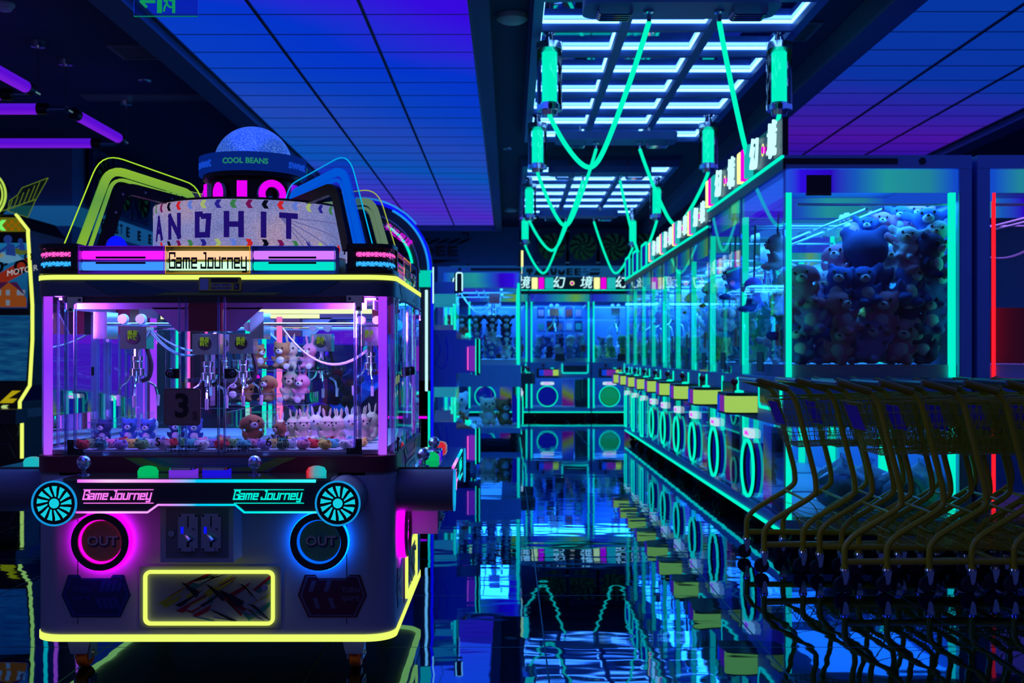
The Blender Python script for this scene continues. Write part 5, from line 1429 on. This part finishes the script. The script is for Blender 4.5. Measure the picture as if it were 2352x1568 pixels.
# ---- the packed pile in the near machine of the right row
def pile(x0, cols_n, dx, y, heights, zb, dz, size, where, palette, seed, kinds=('bigear', 'bear', 'dog', 'bear')):
    rs = random.Random(seed)
    for c_ in range(cols_n):
        for r_ in range(heights[c_]):
            cc = palette[(c_ + r_ * 2 + rs.randrange(2)) % len(palette)]
            kd = kinds[(c_ * 3 + r_) % len(kinds)]
            toy(kd, cc, size * rs.uniform(.95, 1.1), (x0 + c_ * dx + (dx * .3 * (r_ % 2) if c_ < cols_n - 1 else 0) + rs.uniform(-.02, .02), y + rs.uniform(-.02, .02), zb + r_ * dz), (rs.uniform(-.3, .15), rs.uniform(-.35, .35), rs.uniform(-.6, .6)),
                '%s plush %s, %s layer up, %s column, %s' % (cc, kd.replace('bigear', 'with big ears'), NUM[r_], NUM[c_], where), 'plush pile at the near end glass')
pile(1.815, 5, .198, 6.99, [3, 3, 3, 4, 5], 1.145, .175, .30, 'front pile behind end glass', ['blue', 'pink', 'blue', 'lilac', 'pink', 'navy'], 4)
pile(1.83, 5, .195, 7.22, [3, 4, 4, 4, 5], 1.145, .17, .29, 'second pile behind end glass', ['white', 'blue', 'lilac', 'pink', 'white'], 5)
pile(1.84, 5, .19, 7.45, [3, 3, 4, 5, 6], 1.145, .15, .22, 'third pile deep in the machine', ['yellow', 'white', 'pink', 'teal'], 6)
pile(1.84, 5, .18, 7.72, [3, 3, 3, 3, 4], 1.145, .15, .22, 'last pile at the partition', ['yellow', 'white', 'teal', 'green'], 7)
for i, (x, z, cc, s_) in enumerate(((2.26, 2.02, 'blue', .2), (2.36, 2.05, 'pink', .2), (2.47, 2.08, 'blue', .21), (2.58, 2.10, 'pink', .2), (2.62, 1.92, 'white', .26), (2.44, 1.90, 'white', .24))):
    toy('bigear', cc, s_, (x, 7.2 if i < 4 else 7.0, z - .12), (0, .15, -.4), '%s big eared plush at the top of the pile, %s of the top row' % (cc, NUM[i]), 'top row of the near plush pile')
toy('bear', 'navy', .52, (2.24, 7.14, 1.52), (0, 0, 2.6), 'large dark blue furry plush bear sitting in the middle of the pile', 'large plush in the near machine')
# bagged plush in its lower window
def bag_mesh(seed):
    rs = random.Random(seed); q = MB(); n, h = 14, 9; v = []
    for i in range(h + 1):
        a = PI * i / h
        for k in range(n):
            t_ = 2 * PI * k / n; r_ = 1 + rs.uniform(-.14, .14)
            v.append((.17 * r_ * math.sin(a) * math.cos(t_), .13 * r_ * math.sin(a) * math.sin(t_), .14 + .14 * math.cos(a) * (1 + .25 * (i == 0))))
    q.add(v, [(i * n + k, (i + 1) * n + k, (i + 1) * n + (k + 1) % n, i * n + (k + 1) % n) for i in range(h) for k in range(n)])
    q.tube([(0, 0, .27), (.02, 0, .33)], [.012, .03], 8)
    return q
for i, (x, y, cc) in enumerate(((2.08, 7.05, 'lilac'), (2.28, 7.2, 'pink'), (2.42, 7.0, 'white'), (2.58, 7.12, 'yellow'), (2.2, 7.5, 'green'))):
    o = bag_mesh(i).build('plastic_bag', clear('bag_film', (.75, .8, .95, 1), 1, 1.5, .12, .2, (.7, .7, .9, 1)), None, (x, y, .216), label='tied plastic bag of %s plush in the lower window, %s from the left' % (cc, NUM[i]), cat='bag of plush', group='bagged plush in the lower window')
    q = MB(); q.sph((0, 0, .12), (.12, .1, .11), 12); q.sph((.05, -.04, .2), .05, 10); q.build('bagged_plush', FUR[cc], o)
# plush and straps hung inside the front glass of the right row
hang = [(7.35, 'white', 'bear', 1.75, .26), (8.05, 'blue', 'dog', 1.5, .28), (8.75, 'blue', 'bear', 1.62, .3), (8.95, 'cream', 'dog', 1.38, .22), (9.75, 'yellow', 'bear', 1.6, .26), (10.75, 'yellow', 'rabbit', 1.58, .24), (11.5, 'white', 'bear', 1.52, .22), (13.2, 'red', 'bear', 1.55, .16)]
for i, (y, cc, kd, z, s_) in enumerate(hang):
    o = toy(kd, cc, s_, (1.74, y, z), (0, 0, R(-90)), '%s plush %s hanging on a strap inside the front glass, %s from the near end' % (cc, kd, NUM[i]), 'hanging plush in the right row', parts=True)
    q = MB(); q.tube([(0, 0, .9), (0, .03, 2.1 / s_ * .5 + .2 if 0 else (2.12 - z) / s_)], .03, 4); q.build('strap', paint('dark_strap', (.05, .02, .03, 1), .7), o)
for i, (x, y) in enumerate(((2.0, 6.91),)):
    pass
u1 = bpy.data.objects['claw_machine']
MB().box(.62, .645, -.43, -.28, 2.165, 2.29).build('control_unit', M['black'], u1)
claw(u1, (-.1, .1, 2.08), 1.6, badge=False, cable=((.4, .4, 2.1), .2))

# ---------------------------------------------------------------- mini double decker machines left of the aisle
def mini_machine(y, label, xf=-.53):
    t = empty('double_deck_mini_machine', (xf, y, 0), 0, label, 'mini claw machine', 'double deck mini machines left of the aisle')
    blu = paint('deep_blue_cabinet', (.10, .16, .85, 1), .45)
    w = .62
    for zi, (zb, zt) in enumerate(((.11, 1.0), (1.0, 1.93))):
        H0 = zb; 
        q = MB(); q.box(-.62, 0, 0, w, zb, zb + .42 + .03 * zi); cab = q.build('lower_cabinet' if zi == 0 else 'upper_cabinet', blu, t)
        q = MB(); q.box(-.62, 0, 0, w, zt - .12, zt); q.build('header', blu, t)
        q = MB(); q.box(-.615, -.005, -.004, 0, zt - .22, zt - .12); q.build('header_print', headB, t)
        q = MB()
        z0, z1 = zb + .42 + .03 * zi, zt - .12
        q.add([(-.62, 0, z0), (0, 0, z0), (0, 0, z1), (-.62, 0, z1)], [(0, 1, 2, 3)]); q.add([(0, 0, z0), (0, w, z0), (0, w, z1), (0, 0, z1)], [(0, 1, 2, 3)])
        q.build('window_glass', M['acry'], t, ang=0)
        q = MB(); q.box(-.62, -.6, 0, w, z0, z1); q.build('back_panel', M['shellB'], t)
        for (x, yy) in ((-.015, .015), (-.015, w - .015)):
            q = MB(); q.box(x - .012, x + .012, yy - .01, yy + .01, z0, z1); q.build('led_upright', M['teal'], t)
        q = MB(); q.box(-.5, -.46, .2, .24, z0, z1); q.build('led_upright', M['teal'], t)
        # console towards the aisle
        q = MB(); q.box(0, .19, 0, w, zb + .02, zb + .35); co = q.build('console', blu, t)
        q = MB(); q.prism([(.0, zb + .35), (.19, zb + .35), (.02, zb + .43), (0, zb + .43)], 0, w); q.build('console_top', M['acryE'], t)
        q = MB(); q.box(.19, .23, .0, w, zb + .0, zb + .36); q.build('front_screen', M['dark'], t)
        q = MB(); q.box(.13, .19, -.004, 0, zb + .04, zb + .29); q.build('pink_side_glow', glow('pink_panel', S(125, 40, 190), .8), co)
        q = MB(); q.box(.11, .122, -.012, 0, zb + .05, zb + .28); q.build('pink_led', M['pinkled'], co)
        q = MB(); q.box(.19, .20, -.006, 0, zb, zb + .36); q.box(.225, .235, -.004, .01, zb + .02, zb + .36); q.build('teal_edge', M['teal'], co)
        q = MB(); q.box(.06, .08, .2, .22, zb + .4, zb + .44); q.sph((.07, .21, zb + .46), .028, 10); q.sph((.1, .24, zb + .445), .02, 10); q.build('joystick', paint('orange_knob', (.8, .2, .08, 1), .35), t)
        q = MB(); q.lathe([(.035, zb + .38), (.03, zb + .42), (0, zb + .43)], (.1, .4, 0), 'z', 14); q.build('push_button', M['teal'], t)
        # printed side mark: a plain abstract emblem with Chinese letters
        q = MB(); e_ = MB()
        cx, cz = -.4, zb + .26
        q.prism(circ(cx, cz + .03, .05, 14), -.003, 0); q.prism(rrect(cx - .03, cz - .05, .07, .07, .02), -.003, 0); q.prism(rrect(cx + .05, cz - .05, .05, .06, .02), -.003, 0)
        ribbon(q, [(cx - .02, cz + .07), (cx - .06, cz + .13), (cx - .1, cz + .12)], .02, -.003, 0); ribbon(q, [(cx + .02, cz + .07), (cx + .06, cz + .13), (cx + .1, cz + .13)], .02, -.003, 0)
        q.build('printed_emblem', paint('dark_red_print', (.12, .01, .05, 1), .5), cab, ang=0)
        text('printed_text', '口乐园', .07, paint('olive_text', (.15, .15, .03, 1), .5), (cx + .02, -.003, cz - .13), cab, ext=.0005, offset=.002)
        ribbon(e_, fillet([(-.2, zb + .4), (-.15, zb + .25), (-.22, zb + .1), (-.12, zb + .05), (-.08, zb + .2), (-.1, zb + .38)], .05, 4), .012, -.003, 0); e_.build('printed_swirl', paint('bright_blue_print', (.02, .05, .9, 1), .5), cab, ang=0)
        claw(t, (-.3, .2, zt - .16), 1.5, badge=False)
        q = MB(); q.tube([(-.6, .2, zt - .13), (0, .2, zt - .13)], .007, 6); q.build('rail', M['steel'], t)
        q = MB(); q.box(-.59, -.02, .02, w - .02, z0, z0 + .05); q.build('prize_bed', glow('pink_bed', S(60, 110, 210), .35), t)
    q = MB(); q.box(-.02, .06, .0, .03, 1.82, 2.02); q.build('top_card', M['black'], t)
    q = MB(); ribbon(q, fillet([(0, 1.84), (.0, 2.02), (.06, 2.02), (.06, 1.84)], .02, 3), .012, -.012, 0); q.build('card_outline', M['white'], t)
    for x in (-.55, .1):
        for yy in (.06, w - .06):
            q = MB(); q.lathe([(0, -.018), (.04, -.018), (.045, 0), (.04, .018), (0, .018)], (x, yy, .045), 'x', 14); q.box(x - .02, x + .02, yy - .02, yy + .02, .07, .11); q.build('castor', M['rubber'], t)
    return t
mini_machine(11.3, 'blue and violet double deck mini claw machine, nearest the camera left of the aisle')
mini_machine(12.1, 'second blue double deck mini claw machine behind the first', -.60)

# ---------------------------------------------------------------- arched blue game machine behind the crane machine
t = empty('arched_game_machine', (-1.44, 11.0, 0), 0, 'large game machine with round blue neon arch behind the crane machine', 'arcade machine')
q = MB(); q.box(-.68, .68, 0, .28, 0, .95); q.box(-.68, .68, .2, .28, .95, 2.0); q.build('cabinet', paint('navy_cabinet', (.02, .03, .12, 1), .4), t)
q = MB(); q.prism(circ(0, 0, .035, 4), 0, .001) if 0 else None
lat = MB()
for i in range(7):
    for j in range(9):
        x, z = -.2 + i * .055 + (j % 2) * .027, .18 + j * .055
        lat.prism([(x + .4, z), (x + .418, z + .022), (x + .4, z + .044), (x + .382, z + .022)], -.004, 0)
lat.build('lattice_panel', M['grey'], t, ang=0)
arc = lambda r_, a0=0, a1=180, n=40, c=2.02: [(r_ * math.cos(R(a0 + (a1 - a0) * i / n)), c + r_ * math.sin(R(a0 + (a1 - a0) * i / n))) for i in range(n + 1)]
q = MB(); ribbon(q, arc(.60), .17, .02, .25); q.build('arch_body', M['dark'], t)
q = MB(); ribbon(q, arc(.675), .025, -.03, .02); q.build('arch_neon', M['blueled'], t)
q = MB(); ribbon(q, arc(.655, 0, 62), .02, -.035, -.02); ribbon(q, arc(.655, 118, 180), .02, -.035, -.02); ribbon(q, arc(.7, 40, 140), .014, -.035, -.02); q.build('arch_neon', M['skyled'], t)
q = MB(); ribbon(q, arc(.5, 8, 60), .024, -.03, -.01); ribbon(q, arc(.5, 120, 172), .024, -.03, -.01); q.build('arch_neon', M['teal'], t)
q = MB(); ribbon(q, arc(.56), .01, -.01, .02); q.build('arch_line', M['steel'], t)
text('arch_lettering', '幸运星球', .08, M['magenta'], (.36, -.04, 2.36), t, rot=(PI / 2, R(38), 0), ext=.002)
for sx in (-1, 1):
    q = MB(); q.box(sx * .6 - .085, sx * .6 + .085, -.02, .2, 1.86, 2.02); q.build('teal_block', glow('teal_block', S(0, 215, 185), .9), t)
    q = MB(); q.box(sx * .6 - .09, sx * .6 + .09, 0, .28, 0, 1.86); q.build('side_pillar', M['dark'], t)
    q = MB(); q.box(sx * .6 + sx * .035 - .012, sx * .6 + sx * .035 + .012, -.02, 0, .85, 1.83); q.build('pillar_white_led', M['white'], t)
    q = MB(); q.box(sx * .69 - .012, sx * .69 + .012, -.03, .0, .2, 2.0); q.build('pillar_blue_led', M['blueled'], t)
    q = MB(); q.box(sx * .66 - .009, sx * .66 + .009, -.028, .0, .25, .85); q.build('pillar_teal_led', M['teal'], t)
    q = MB(); q.box(sx * .702 - .006, sx * .702 + .006, -.045, -.03, 1.7, 2.05); q.build('dotted_led', M['white'], t)
q = MB(); q.box(-.5, .5, .02, .1, 1.0, 1.8); q.build('play_field', glow_ramp('blue_playfield', (0, 0, 1), 1, 1.8, [(0, S(4, 16, 90)), (.5, S(6, 30, 140)), (1, S(10, 60, 190))], .5, noise=.5), t)
q = MB(); q.box(-.55, .64, -.03, 0, .585, .605); q.build('base_magenta_led', M['magenta'], t)
for i in range(6):
    q = MB(); q.lathe([(0, -.02), (.05, -.015), (.055, .02)], (-.35 + .14 * i, 0, 1.25 + .12 * (i % 3)), 'y', 14); q.build('round_button', M['cyanled'] if i % 2 else M['blueled'], t)

# gumball style capsule machine and a pink and green lit cabinet seen through the windows
t = empty('capsule_machine', (-1.22, 7.4, 0), 0, 'capsule machine with a blue lit round dome seen through the crane machine', 'capsule machine')
q = MB(); q.lathe([(.0, 0), (.30, 0), (.30, .75), (.2, .82), (0, .82)], n=28); q.build('pedestal', M['dark'], t)
q = MB(); q.lathe([(.18, .82), (.38, 1.0), (.46, 1.2), (.47, 1.28)], n=32); q.build('capsule_bowl', M['smoke'], t)
q = MB(); q.lathe([(.49, 1.27), (.49, 1.29), (.3, 1.37), (0, 1.4)], n=32); q.build('dome_lid', glow_ramp('dome_lid_led', (1, 0, 0), -.5, .5, [(0, S(0, 150, 235)), (.4, S(10, 20, 230)), (.7, S(110, 20, 235)), (1, S(0, 60, 240))], .7), t)
rs = random.Random(8)
for i in range(42):
    a = rs.uniform(0, 2 * PI); r_ = .06 + .2 * math.sqrt(rs.random()); z = .90 + .035 * (i // 6)
    q = MB(); q.sph((0, 0, 0), .035, 10); cc = ('red', 'green', 'blue', 'yellow', 'pink')[i % 5]
    q.build('toy_capsule', FUR[cc], None, (-1.22 + r_ * math.cos(a), 7.4 + r_ * math.sin(a), z), label='%s toy capsule in the bowl of the capsule machine' % cc, cat='toy capsule', group='%s capsules in the bowl' % cc)
for (x, y, g, l) in ((-2.05, 8.3, 1, 'dark game cabinet edged with pink and green neon seen through the crane machine'), (-3.3, 9.0, 0, 'dark game cabinet with small pink neon screens behind the left window')):
    t = empty('game_cabinet', (x, y, 0), 0, l, 'arcade machine')
    q = MB(); q.box(-.4, .4, 0, .7, 0, 1.0); q.box(-.4, .4, .3, .7, 1.0, 1.9); q.box(-.4, .4, -.02, .3, 1.75, 1.95); q.build('cabinet', M['dark'], t)
    for sx, mt in ((-.38, M['teal']), (-.30, M['pinkled']), (.3, M['teal']), (.38, M['pinkled'])):
        q = MB(); q.box(sx - .012, sx + .012, -.03, -.01, .3, 1.75); q.build('neon_edge', mt, t)
    q = MB(); ribbon(q, fillet([(-.25, 1.1), (-.25, 1.45), (.25, 1.45), (.25, 1.1)], .05, 4), .014, .28, .3); q.build('screen_neon', M['pinkled'], t)
    q = MB(); q.box(-.24, .24, .29, .3, 1.1, 1.44); q.build('screen', glow('cabinet_screen', S(20, 60, 130), .6), t)
    q = MB(); q.box(-.3, .3, -.05, .28, 1.0, 1.03); q.build('button_shelf', M['grey'], t)
    for i in range(5):
        q = MB(); q.lathe([(.025, 1.03), (.02, 1.05), (0, 1.055)], (-.2 + i * .1, .08, 0), 'z', 12); q.build('button', M['cyanled'] if i % 2 else M['magenta'], t)

# ---------------------------------------------------------------- racing game at the left edge
def P2(px, py, Y): return ((px - 1170) * Y / 2600, 1.2 - (py - 815) * Y / 2600)
Yr = 10.5
t = empty('racing_game', (-4.75, Yr, 0), 0, 'tall racing game cabinet edged in yellow neon at the left edge, screen showing motorbikes', 'racing game')
def L2(px, py): x, z = P2(px, py, Yr); return (x + 4.75, z)
outl = [L2(*p) for p in ((-40, 492), (38, 492), (66, 528), (66, 540), (76, 700), (76, 780), (70, 885), (47, 922), (47, 940), (52, 960), (52, 1052))]
prof = outl + [(outl[-1][0], .1), (L2(-40, 0)[0], .1)]
q = MB(); q.prism(prof, 0, .9); q.build('cabinet', M['black'], t, ang=0)
q = MB(); ribbon(q, outl[1:], .022, -.03, .0); q.build('edge_neon', M['neon'], t, ang=0)
x0, z1 = L2(-60, 560); x1, z0 = L2(68, 722)
q = MB(); q.prism([L2(-60, 500), L2(38, 500), L2(60, 532), L2(-60, 532)], -.02, 0); hd = q.build('marquee', glow('marquee_lime', S(120, 120, 20), .6), t)
q = MB()
for i in range(10):
    for j in range(3):
        if (i + j) % 2: a, b = L2(-30 + i * 8, 506 + j * 8); q.box(a, a + .032, -.022, -.02, b - .032, b)
q.build('marquee_checker', glow('checker_gold', S(190, 120, 10), .5), hd, ang=0)
q = MB(); a, b = L2(2, 518); q.prism([(a + .06, b + .05), (a + .02, b), (a + .06, b - .05), (a + .02, b - .05), (a - .04, b), (a + .02, b + .05)], -.026, -.022); q.build('marquee_arrow', glow('arrow_green', S(120, 255, 110), .9), hd, ang=0)
def scr(px0, py0, px1, py1): a, b = L2(px0, py0); c, d = L2(px1, py1); return a, c, d, b
skyM = glow_ramp('screen_sky', (0, 0, 1), 1.2, 2.25, [(0, S(8, 30, 80)), (.45, S(20, 50, 110)), (.5, S(12, 70, 120)), (1, S(24, 110, 165))], .8)
a, c, d, b = scr(-60, 558, 64, 708)
q = MB(); q.box(a, c, -.012, 0, d, b); ps = q.build('picture_panel', skyM, t)
q = MB(); q.prism([L2(-20, 640), L2(66, 590), L2(66, 622), L2(-20, 668)], -.015, -.012); q.build('track', glow('orange_track', S(140, 40, 25), .7), ps, ang=0)
text('picture_lettering', 'MOTO R', .075, glow('white_print', S(190, 200, 210), .7), (L2(52, 622)[0], -.018, L2(52, 622)[1]), ps, rot=(PI / 2, -.2, 0), ext=.001, shear=.2)
def bike(px, py, s_, m1):
    x, z = L2(px, py)
    q = MB()
    for dx in (-.085, .085): q = MB(); q.ring(circ(x + dx * s_, z, .05 * s_, 18), circ(x + dx * s_, z, .03 * s_, 18), -.018, -.015); q.build('painted_wheel', M['black'], ps, ang=0)
    q = MB(); q.prism([(x - .1 * s_, z + .04 * s_), (x, z + .02 * s_), (x + .1 * s_, z + .05 * s_), (x + .05 * s_, z + .09 * s_), (x - .06 * s_, z + .10 * s_)], -.02, -.018)
    q.build('painted_bike', m1, ps, ang=0)
    q = MB(); q.prism([(x - .02 * s_, z + .08 * s_), (x + .05 * s_, z + .07 * s_), (x + .04 * s_, z + .15 * s_), (x - .01 * s_, z + .16 * s_)], -.022, -.02); q.prism(circ(x - .005 * s_, z + .185 * s_, .03 * s_, 12), -.022, -.02); ribbon(q, [(x, z + .14 * s_), (x - .06 * s_, z + .1 * s_)], .02 * s_, -.022, -.02)
    q.build('painted_rider', glow('rider_blue', S(30, 60, 140), .7), ps, ang=0)
bike(22, 612, 1.35, glow('bike_white', S(90, 150, 190), .7)); bike(50, 590, .8, glow('bike_olive', S(80, 100, 40), .7)); bike(-8, 600, .9, glow('bike_yel', S(150, 140, 40), .7))
# house scene
a, c, d, b = scr(-60, 712, 68, 716 + 0)
q = MB(); q.prism([L2(-40, 690), L2(-10, 650), L2(2, 665), L2(20, 648), L2(40, 660), L2(62, 685), L2(62, 705), L2(-40, 705)], -.016, -.012); hs = q.build('painted_house', glow('house_orange', S(150, 75, 30), .6), ps, ang=0)
q = MB()
for px, py in ((20, 672), (20, 695), (45, 672), (0, 672), (55, 672)):
    x, z = L2(px, py); q.box(x - .018, x + .018, -.018, -.016, z - .025, z + .025)
q.build('painted_house_windows', glow('house_window', S(120, 140, 165), .6), ps, ang=0)
q = MB(); q.prism([L2(-40, 668), L2(-12, 648), L2(40, 648), L2(62, 680), L2(40, 662), L2(22, 648), L2(2, 664)], -.019, -.016); q.build('painted_roof', glow('roof_plum', S(70, 25, 70), .6), ps, ang=0)
a, c, d, b = scr(-60, 724, 70, 874)
q = MB(); q.prism([(a, d), (L2(60, 0)[0], d), (c, b), (a, b)], -.012, 0)
def water():
    m, nt, o = _new('water_screen'); N = nt.nodes; L = nt.links
    e = N.new('ShaderNodeEmission'); e.inputs[1].default_value = .7
    tc = N.new('ShaderNodeTexCoord'); mp = N.new('ShaderNodeMapping'); mp.inputs['Scale'].default_value = (1.2, 1, 9)
    nz = N.new('ShaderNodeTexNoise'); nz.inputs['Scale'].default_value = 3; nz.inputs['Detail'].default_value = 5
    cr = N.new('ShaderNodeValToRGB'); els = cr.color_ramp.elements
    els[0].position = .3; els[0].color = S(8, 50, 110); els[1].position = .75; els[1].color = S(30, 105, 150); x = els.new(.5); x.color = S(14, 75, 125)
    L.new(tc.outputs['Object'], mp.inputs[0]); L.new(mp.outputs[0], nz.inputs['Vector']); L.new(nz.outputs['Fac'], cr.inputs[0]); L.new(cr.outputs[0], e.inputs[0]); L.new(e.outputs[0], o.inputs[0])
    return m
q.build('water_screen', water(), t)
q = MB(); q.prism([L2(0, 925), L2(30, 897), L2(48, 897), L2(20, 915), L2(40, 915), L2(30, 925)], -.02, -.003); q.build('gold_arrow', glow('gold_dots', S(190, 170, 20), .8), t, ang=0)
q = MB(); q.prism([L2(20, 930), L2(8, 930), L2(4, 934), L2(8, 938), L2(20, 938), L2(15, 934)], -.02, -.003); q.build('white_arrow', glow('pale_lime', S(200, 230, 140), .8), t, ang=0)
q = MB()
for p in ([L2(25, 950), L2(45, 985), L2(40, 1000)], [L2(0, 960), L2(30, 1010)], [L2(0, 1020), L2(20, 1020), L2(35, 1050)]): ribbon(q, p, .012, -.006, 0)
q.build('body_stripes', paint('dim_stripe', (.05, .08, .12, 1)), t, ang=0)
q = MB(); q.box(-.3, .28, -.25, 0, L2(0, 945)[1] - .1, L2(0, 945)[1] + .03); q.build('steering_shelf', M['dark'], t)
# clear fins with glowing lines on top
fin = [L2(20, 485), L2(24, 462), L2(43, 448), L2(53, 432), L2(113, 409), L2(84, 460), L2(66, 500)]
q = MB(); q.prism(fin, -.02, -.01); fn = q.build('acrylic_fin', clear('fin_plate', (.8, .95, .6, 1), .6, 1.4, haze=.08, hcol=(.5, .6, .05, 1)), t, ang=0)
q = MB()
for i in range(len(fin)): ribbon(q, [fin[i], fin[(i + 1) % len(fin)]], .006, -.024, -.02)
for f_ in (.15, .3, .45, .6, .75, .88):
    a = Vector(L2(18, 468)).lerp(Vector(L2(104, 412)), f_); b_ = Vector(L2(10, 490)).lerp(Vector(L2(86, 456)), f_); ribbon(q, [tuple(a), tuple(b_)], .005, -.024, -.02)
ribbon(q, [L2(8, 485), L2(86, 458)], .008, -.024, -.02)
q.build('fin_lines', glow('fin_line', S(110, 140, 40), .6), fn, ang=0)
ctr = L2(-42, 448); rr_ = .235
q = MB(); ribbon(q, [(ctr[0] + rr_ * math.cos(R(a)), ctr[1] + rr_ * math.sin(R(a))) for a in range(-50, 91, 7)], .014, -.04, -.02); ribbon(q, [(ctr[0] + (rr_ - .03) * math.cos(R(a)), ctr[1] + (rr_ - .03) * math.sin(R(a))) for a in range(-40, 91, 7)], .008, -.04, -.02); q.build('round_neon', glow('lime_ring', S(190, 230, 90), .9), t)
q = MB(); q.prism(circ(ctr[0], ctr[1], rr_ - .01, 30), -.02, .1); q.build('round_head', M['black'], t)
for sx in (-.25, .15):
    q = MB(); q.box(sx - .05, sx + .05, .1, .2, 0, .1); q.build('foot', M['rubber'], t)

# ---------------------------------------------------------------- yellow shopping carts
def cart():
    t = empty('shopping_cart', (0, 0, 0), 0, 'x', 'shopping cart', 'nested yellow shopping carts')
    side = [(0, .13), (0, .235), (.045, .287), (.25, .41), (.288, .445), (.284, .52), (.224, .756), (.175, .955), (.125, 1.015), (-.02, 1.055)]
    W = .46
    for y, nm in ((0, 'near'), (W, 'far')):
        q = MB(); q.tube([(p[0], y, p[1]) for p in fillet(side, .05, 4)], .0155, 10)
        q.tube([(0, y, .155), (.78, y + (.05 if y == 0 else -.05), .155)], [(.017, .011), (.017, .011)], 8)
        q.tube([(0, y, .13), (0, y, .12)], .02, 10)
        q.build('side_frame', M['cart'], t)
        q = MB(); q.tube([(.13, y, 1.014), (-.03, y, 1.06)], [.021, .019], 10); q.build('handle_bracket', paint('cart_plastic', (.4, .27, .0, 1), .5), t)
    q = MB(); q.tube([(-.035, -.005, 1.058), (-.035, W + .005, 1.058)], .013, 12); q.build('handle_bar', paint('grey_handle', (.25, .27, .33, 1), .25, .6), t)
    q = MB(); q.tube([(.78, .05, .155), (.78, W - .05, .155)], .014, 8); q.build('cross_bar', M['cart'], t)
    q = MB(); q.tube([(.23, 0, .40), (.23, W, .40)], .008, 8); q.build('cross_bar', M['cart'], t)
    # basket: wire sides, tapering towards the front
    def corner(u, v):   # u 0 rear..1 front, v 0 bottom..1 top -> x, z, half inset
        xr = .20 + (.10 - .20) * v; xf = .70 + .13 * v
        return xr + (xf - xr) * u, .69 + (.02 * u) + (.955 - .69 + .01 * u) * v, .03 + .05 * u + .02 * (1 - v)
    q = MB(); wr = .0021
    for s_ in (0, 1):
        def pt(u, v):
            x, z, i_ = corner(u, v); return (x, i_ if s_ == 0 else W - i_, z)
        for k in range(20): q.tube([pt(k / 19, 0), pt(k / 19, 1)], wr, 4, caps=False)
        for v in (0, .12, .3, .55, .8): q.tube([pt(0, v), pt(1, v)], wr * 1.2, 4, caps=False)
        q.tube([pt(0, 1), pt(1, 1)], .005, 6); q.tube([pt(0, 0), pt(1, 0)], .003, 6)
    def row(u, v0, v1, n):
        for k in range(n + 1):
            f_ = k / n
            a, b = corner(u, v0), corner(u, v1)
            q.tube([(a[0], a[2] + (W - 2 * a[2]) * f_, a[1]), (b[0], b[2] + (W - 2 * b[2]) * f_, b[1])], wr, 4, caps=False)
        for v in (0, .3, .55, .8, 1):
            a = corner(u, v); q.tube([(a[0], a[2], a[1]), (a[0], W - a[2], a[1])], wr * (1.2 if v < 1 else 2.2), 4, caps=False)
    row(1, 0, 1, 11); row(0, 0, 1, 11)
    for k in range(14):
        x, z, i_ = corner(k / 13, 0); q.tube([(x, i_, z), (x, W - i_, z)], wr, 4, caps=False)
    for k in range(9):
        f_ = k / 8; a, b = corner(0, 0), corner(1, 0); q.tube([(a[0], a[2] + (W - 2 * a[2]) * f_, a[1]), (b[0], b[2] + (W - 2 * b[2]) * f_, b[1])], wr, 4, caps=False)
    q.build('wire_basket', M['cart'], t)
    q = MB()
    a, b = corner(0, .45), corner(0, .93)
    q.add([(a[0] - .006, .13, a[1]), (a[0] - .006, W - .13, a[1]), (b[0] - .006, W - .13, b[1]), (b[0] - .006, .13, b[1])], [(0, 1, 2, 3)])
    for k in range(7):
        yy = .14 + k * (W - .28) / 6; q.tube([(a[0] - .009, yy, a[1]), (b[0] - .009, yy, b[1])], .004, 5)
    q.build('child_seat_flap', M['purpleplastic'], t, ang=0)
    # lower rack
    q = MB()
    for k in range(9):
        y = .04 + k * (W - .08) / 8
        q.tube([(.24, y, .30), (.27, y, .235), (.72, y, .20), (.75, y, .24)], .0022, 4, caps=False)
    for x, z in ((.24, .30), (.3, .232), (.42, .225), (.54, .215), (.66, .205), (.75, .24)): q.tube([(x, .03, z), (x, W - .03, z)], .003, 5, caps=False)
    for y in (.02, W - .02): q.tube(fillet([(.14, y, .35), (.19, y, .30), (.21, y, .235), (.22, y, .17)], .02, 3), .003, 5); q.tube([(.16, y, .35), (.34, y, .30), (.6, y, .27)], .0022, 4)
    q.build('lower_rack', M['cart'], t)
    for (x, y) in ((0, 0), (0, W), (.78, .05), (.78, W - .05)):
        q = MB(); q.lathe([(0, .125), (.022, .122), (.025, .112), (.012, .106), (0, .106)], (x, y, 0), 'z', 14)
        for yy in (-.016, .012): q.prism([(x - .018, .11), (x + .02, .11), (x + .012, .055), (x + .002, .04), (x - .008, .045)], y + yy, y + yy + .004)
        f_ = q.build('castor_fork', M['chrome'], t)
        q = MB(); q.lathe([(0, -.011), (.036, -.011), (.041, -.005), (.041, .005), (.036, .011), (0, .011)], (x - .014, y, .0415), 'y', 22); q.build('castor_wheel', M['rubber'], f_)
    return t
c0 = cart(); first = True
rowsC = [(1.694, 5.72, 5), (1.404, 6.24, 8)]
for ri, (x0, y0, n) in enumerate(rowsC):
    for k in range(n):
        c_ = c0 if first else copy_tree(c0)
        first = False
        c_.location = (x0 + .214 * k, y0, 0)
        c_['label'] = ('yellow wire shopping cart in the %s line of carts, %s from the left end' % (('front', 'rear')[ri], NUM[k]))
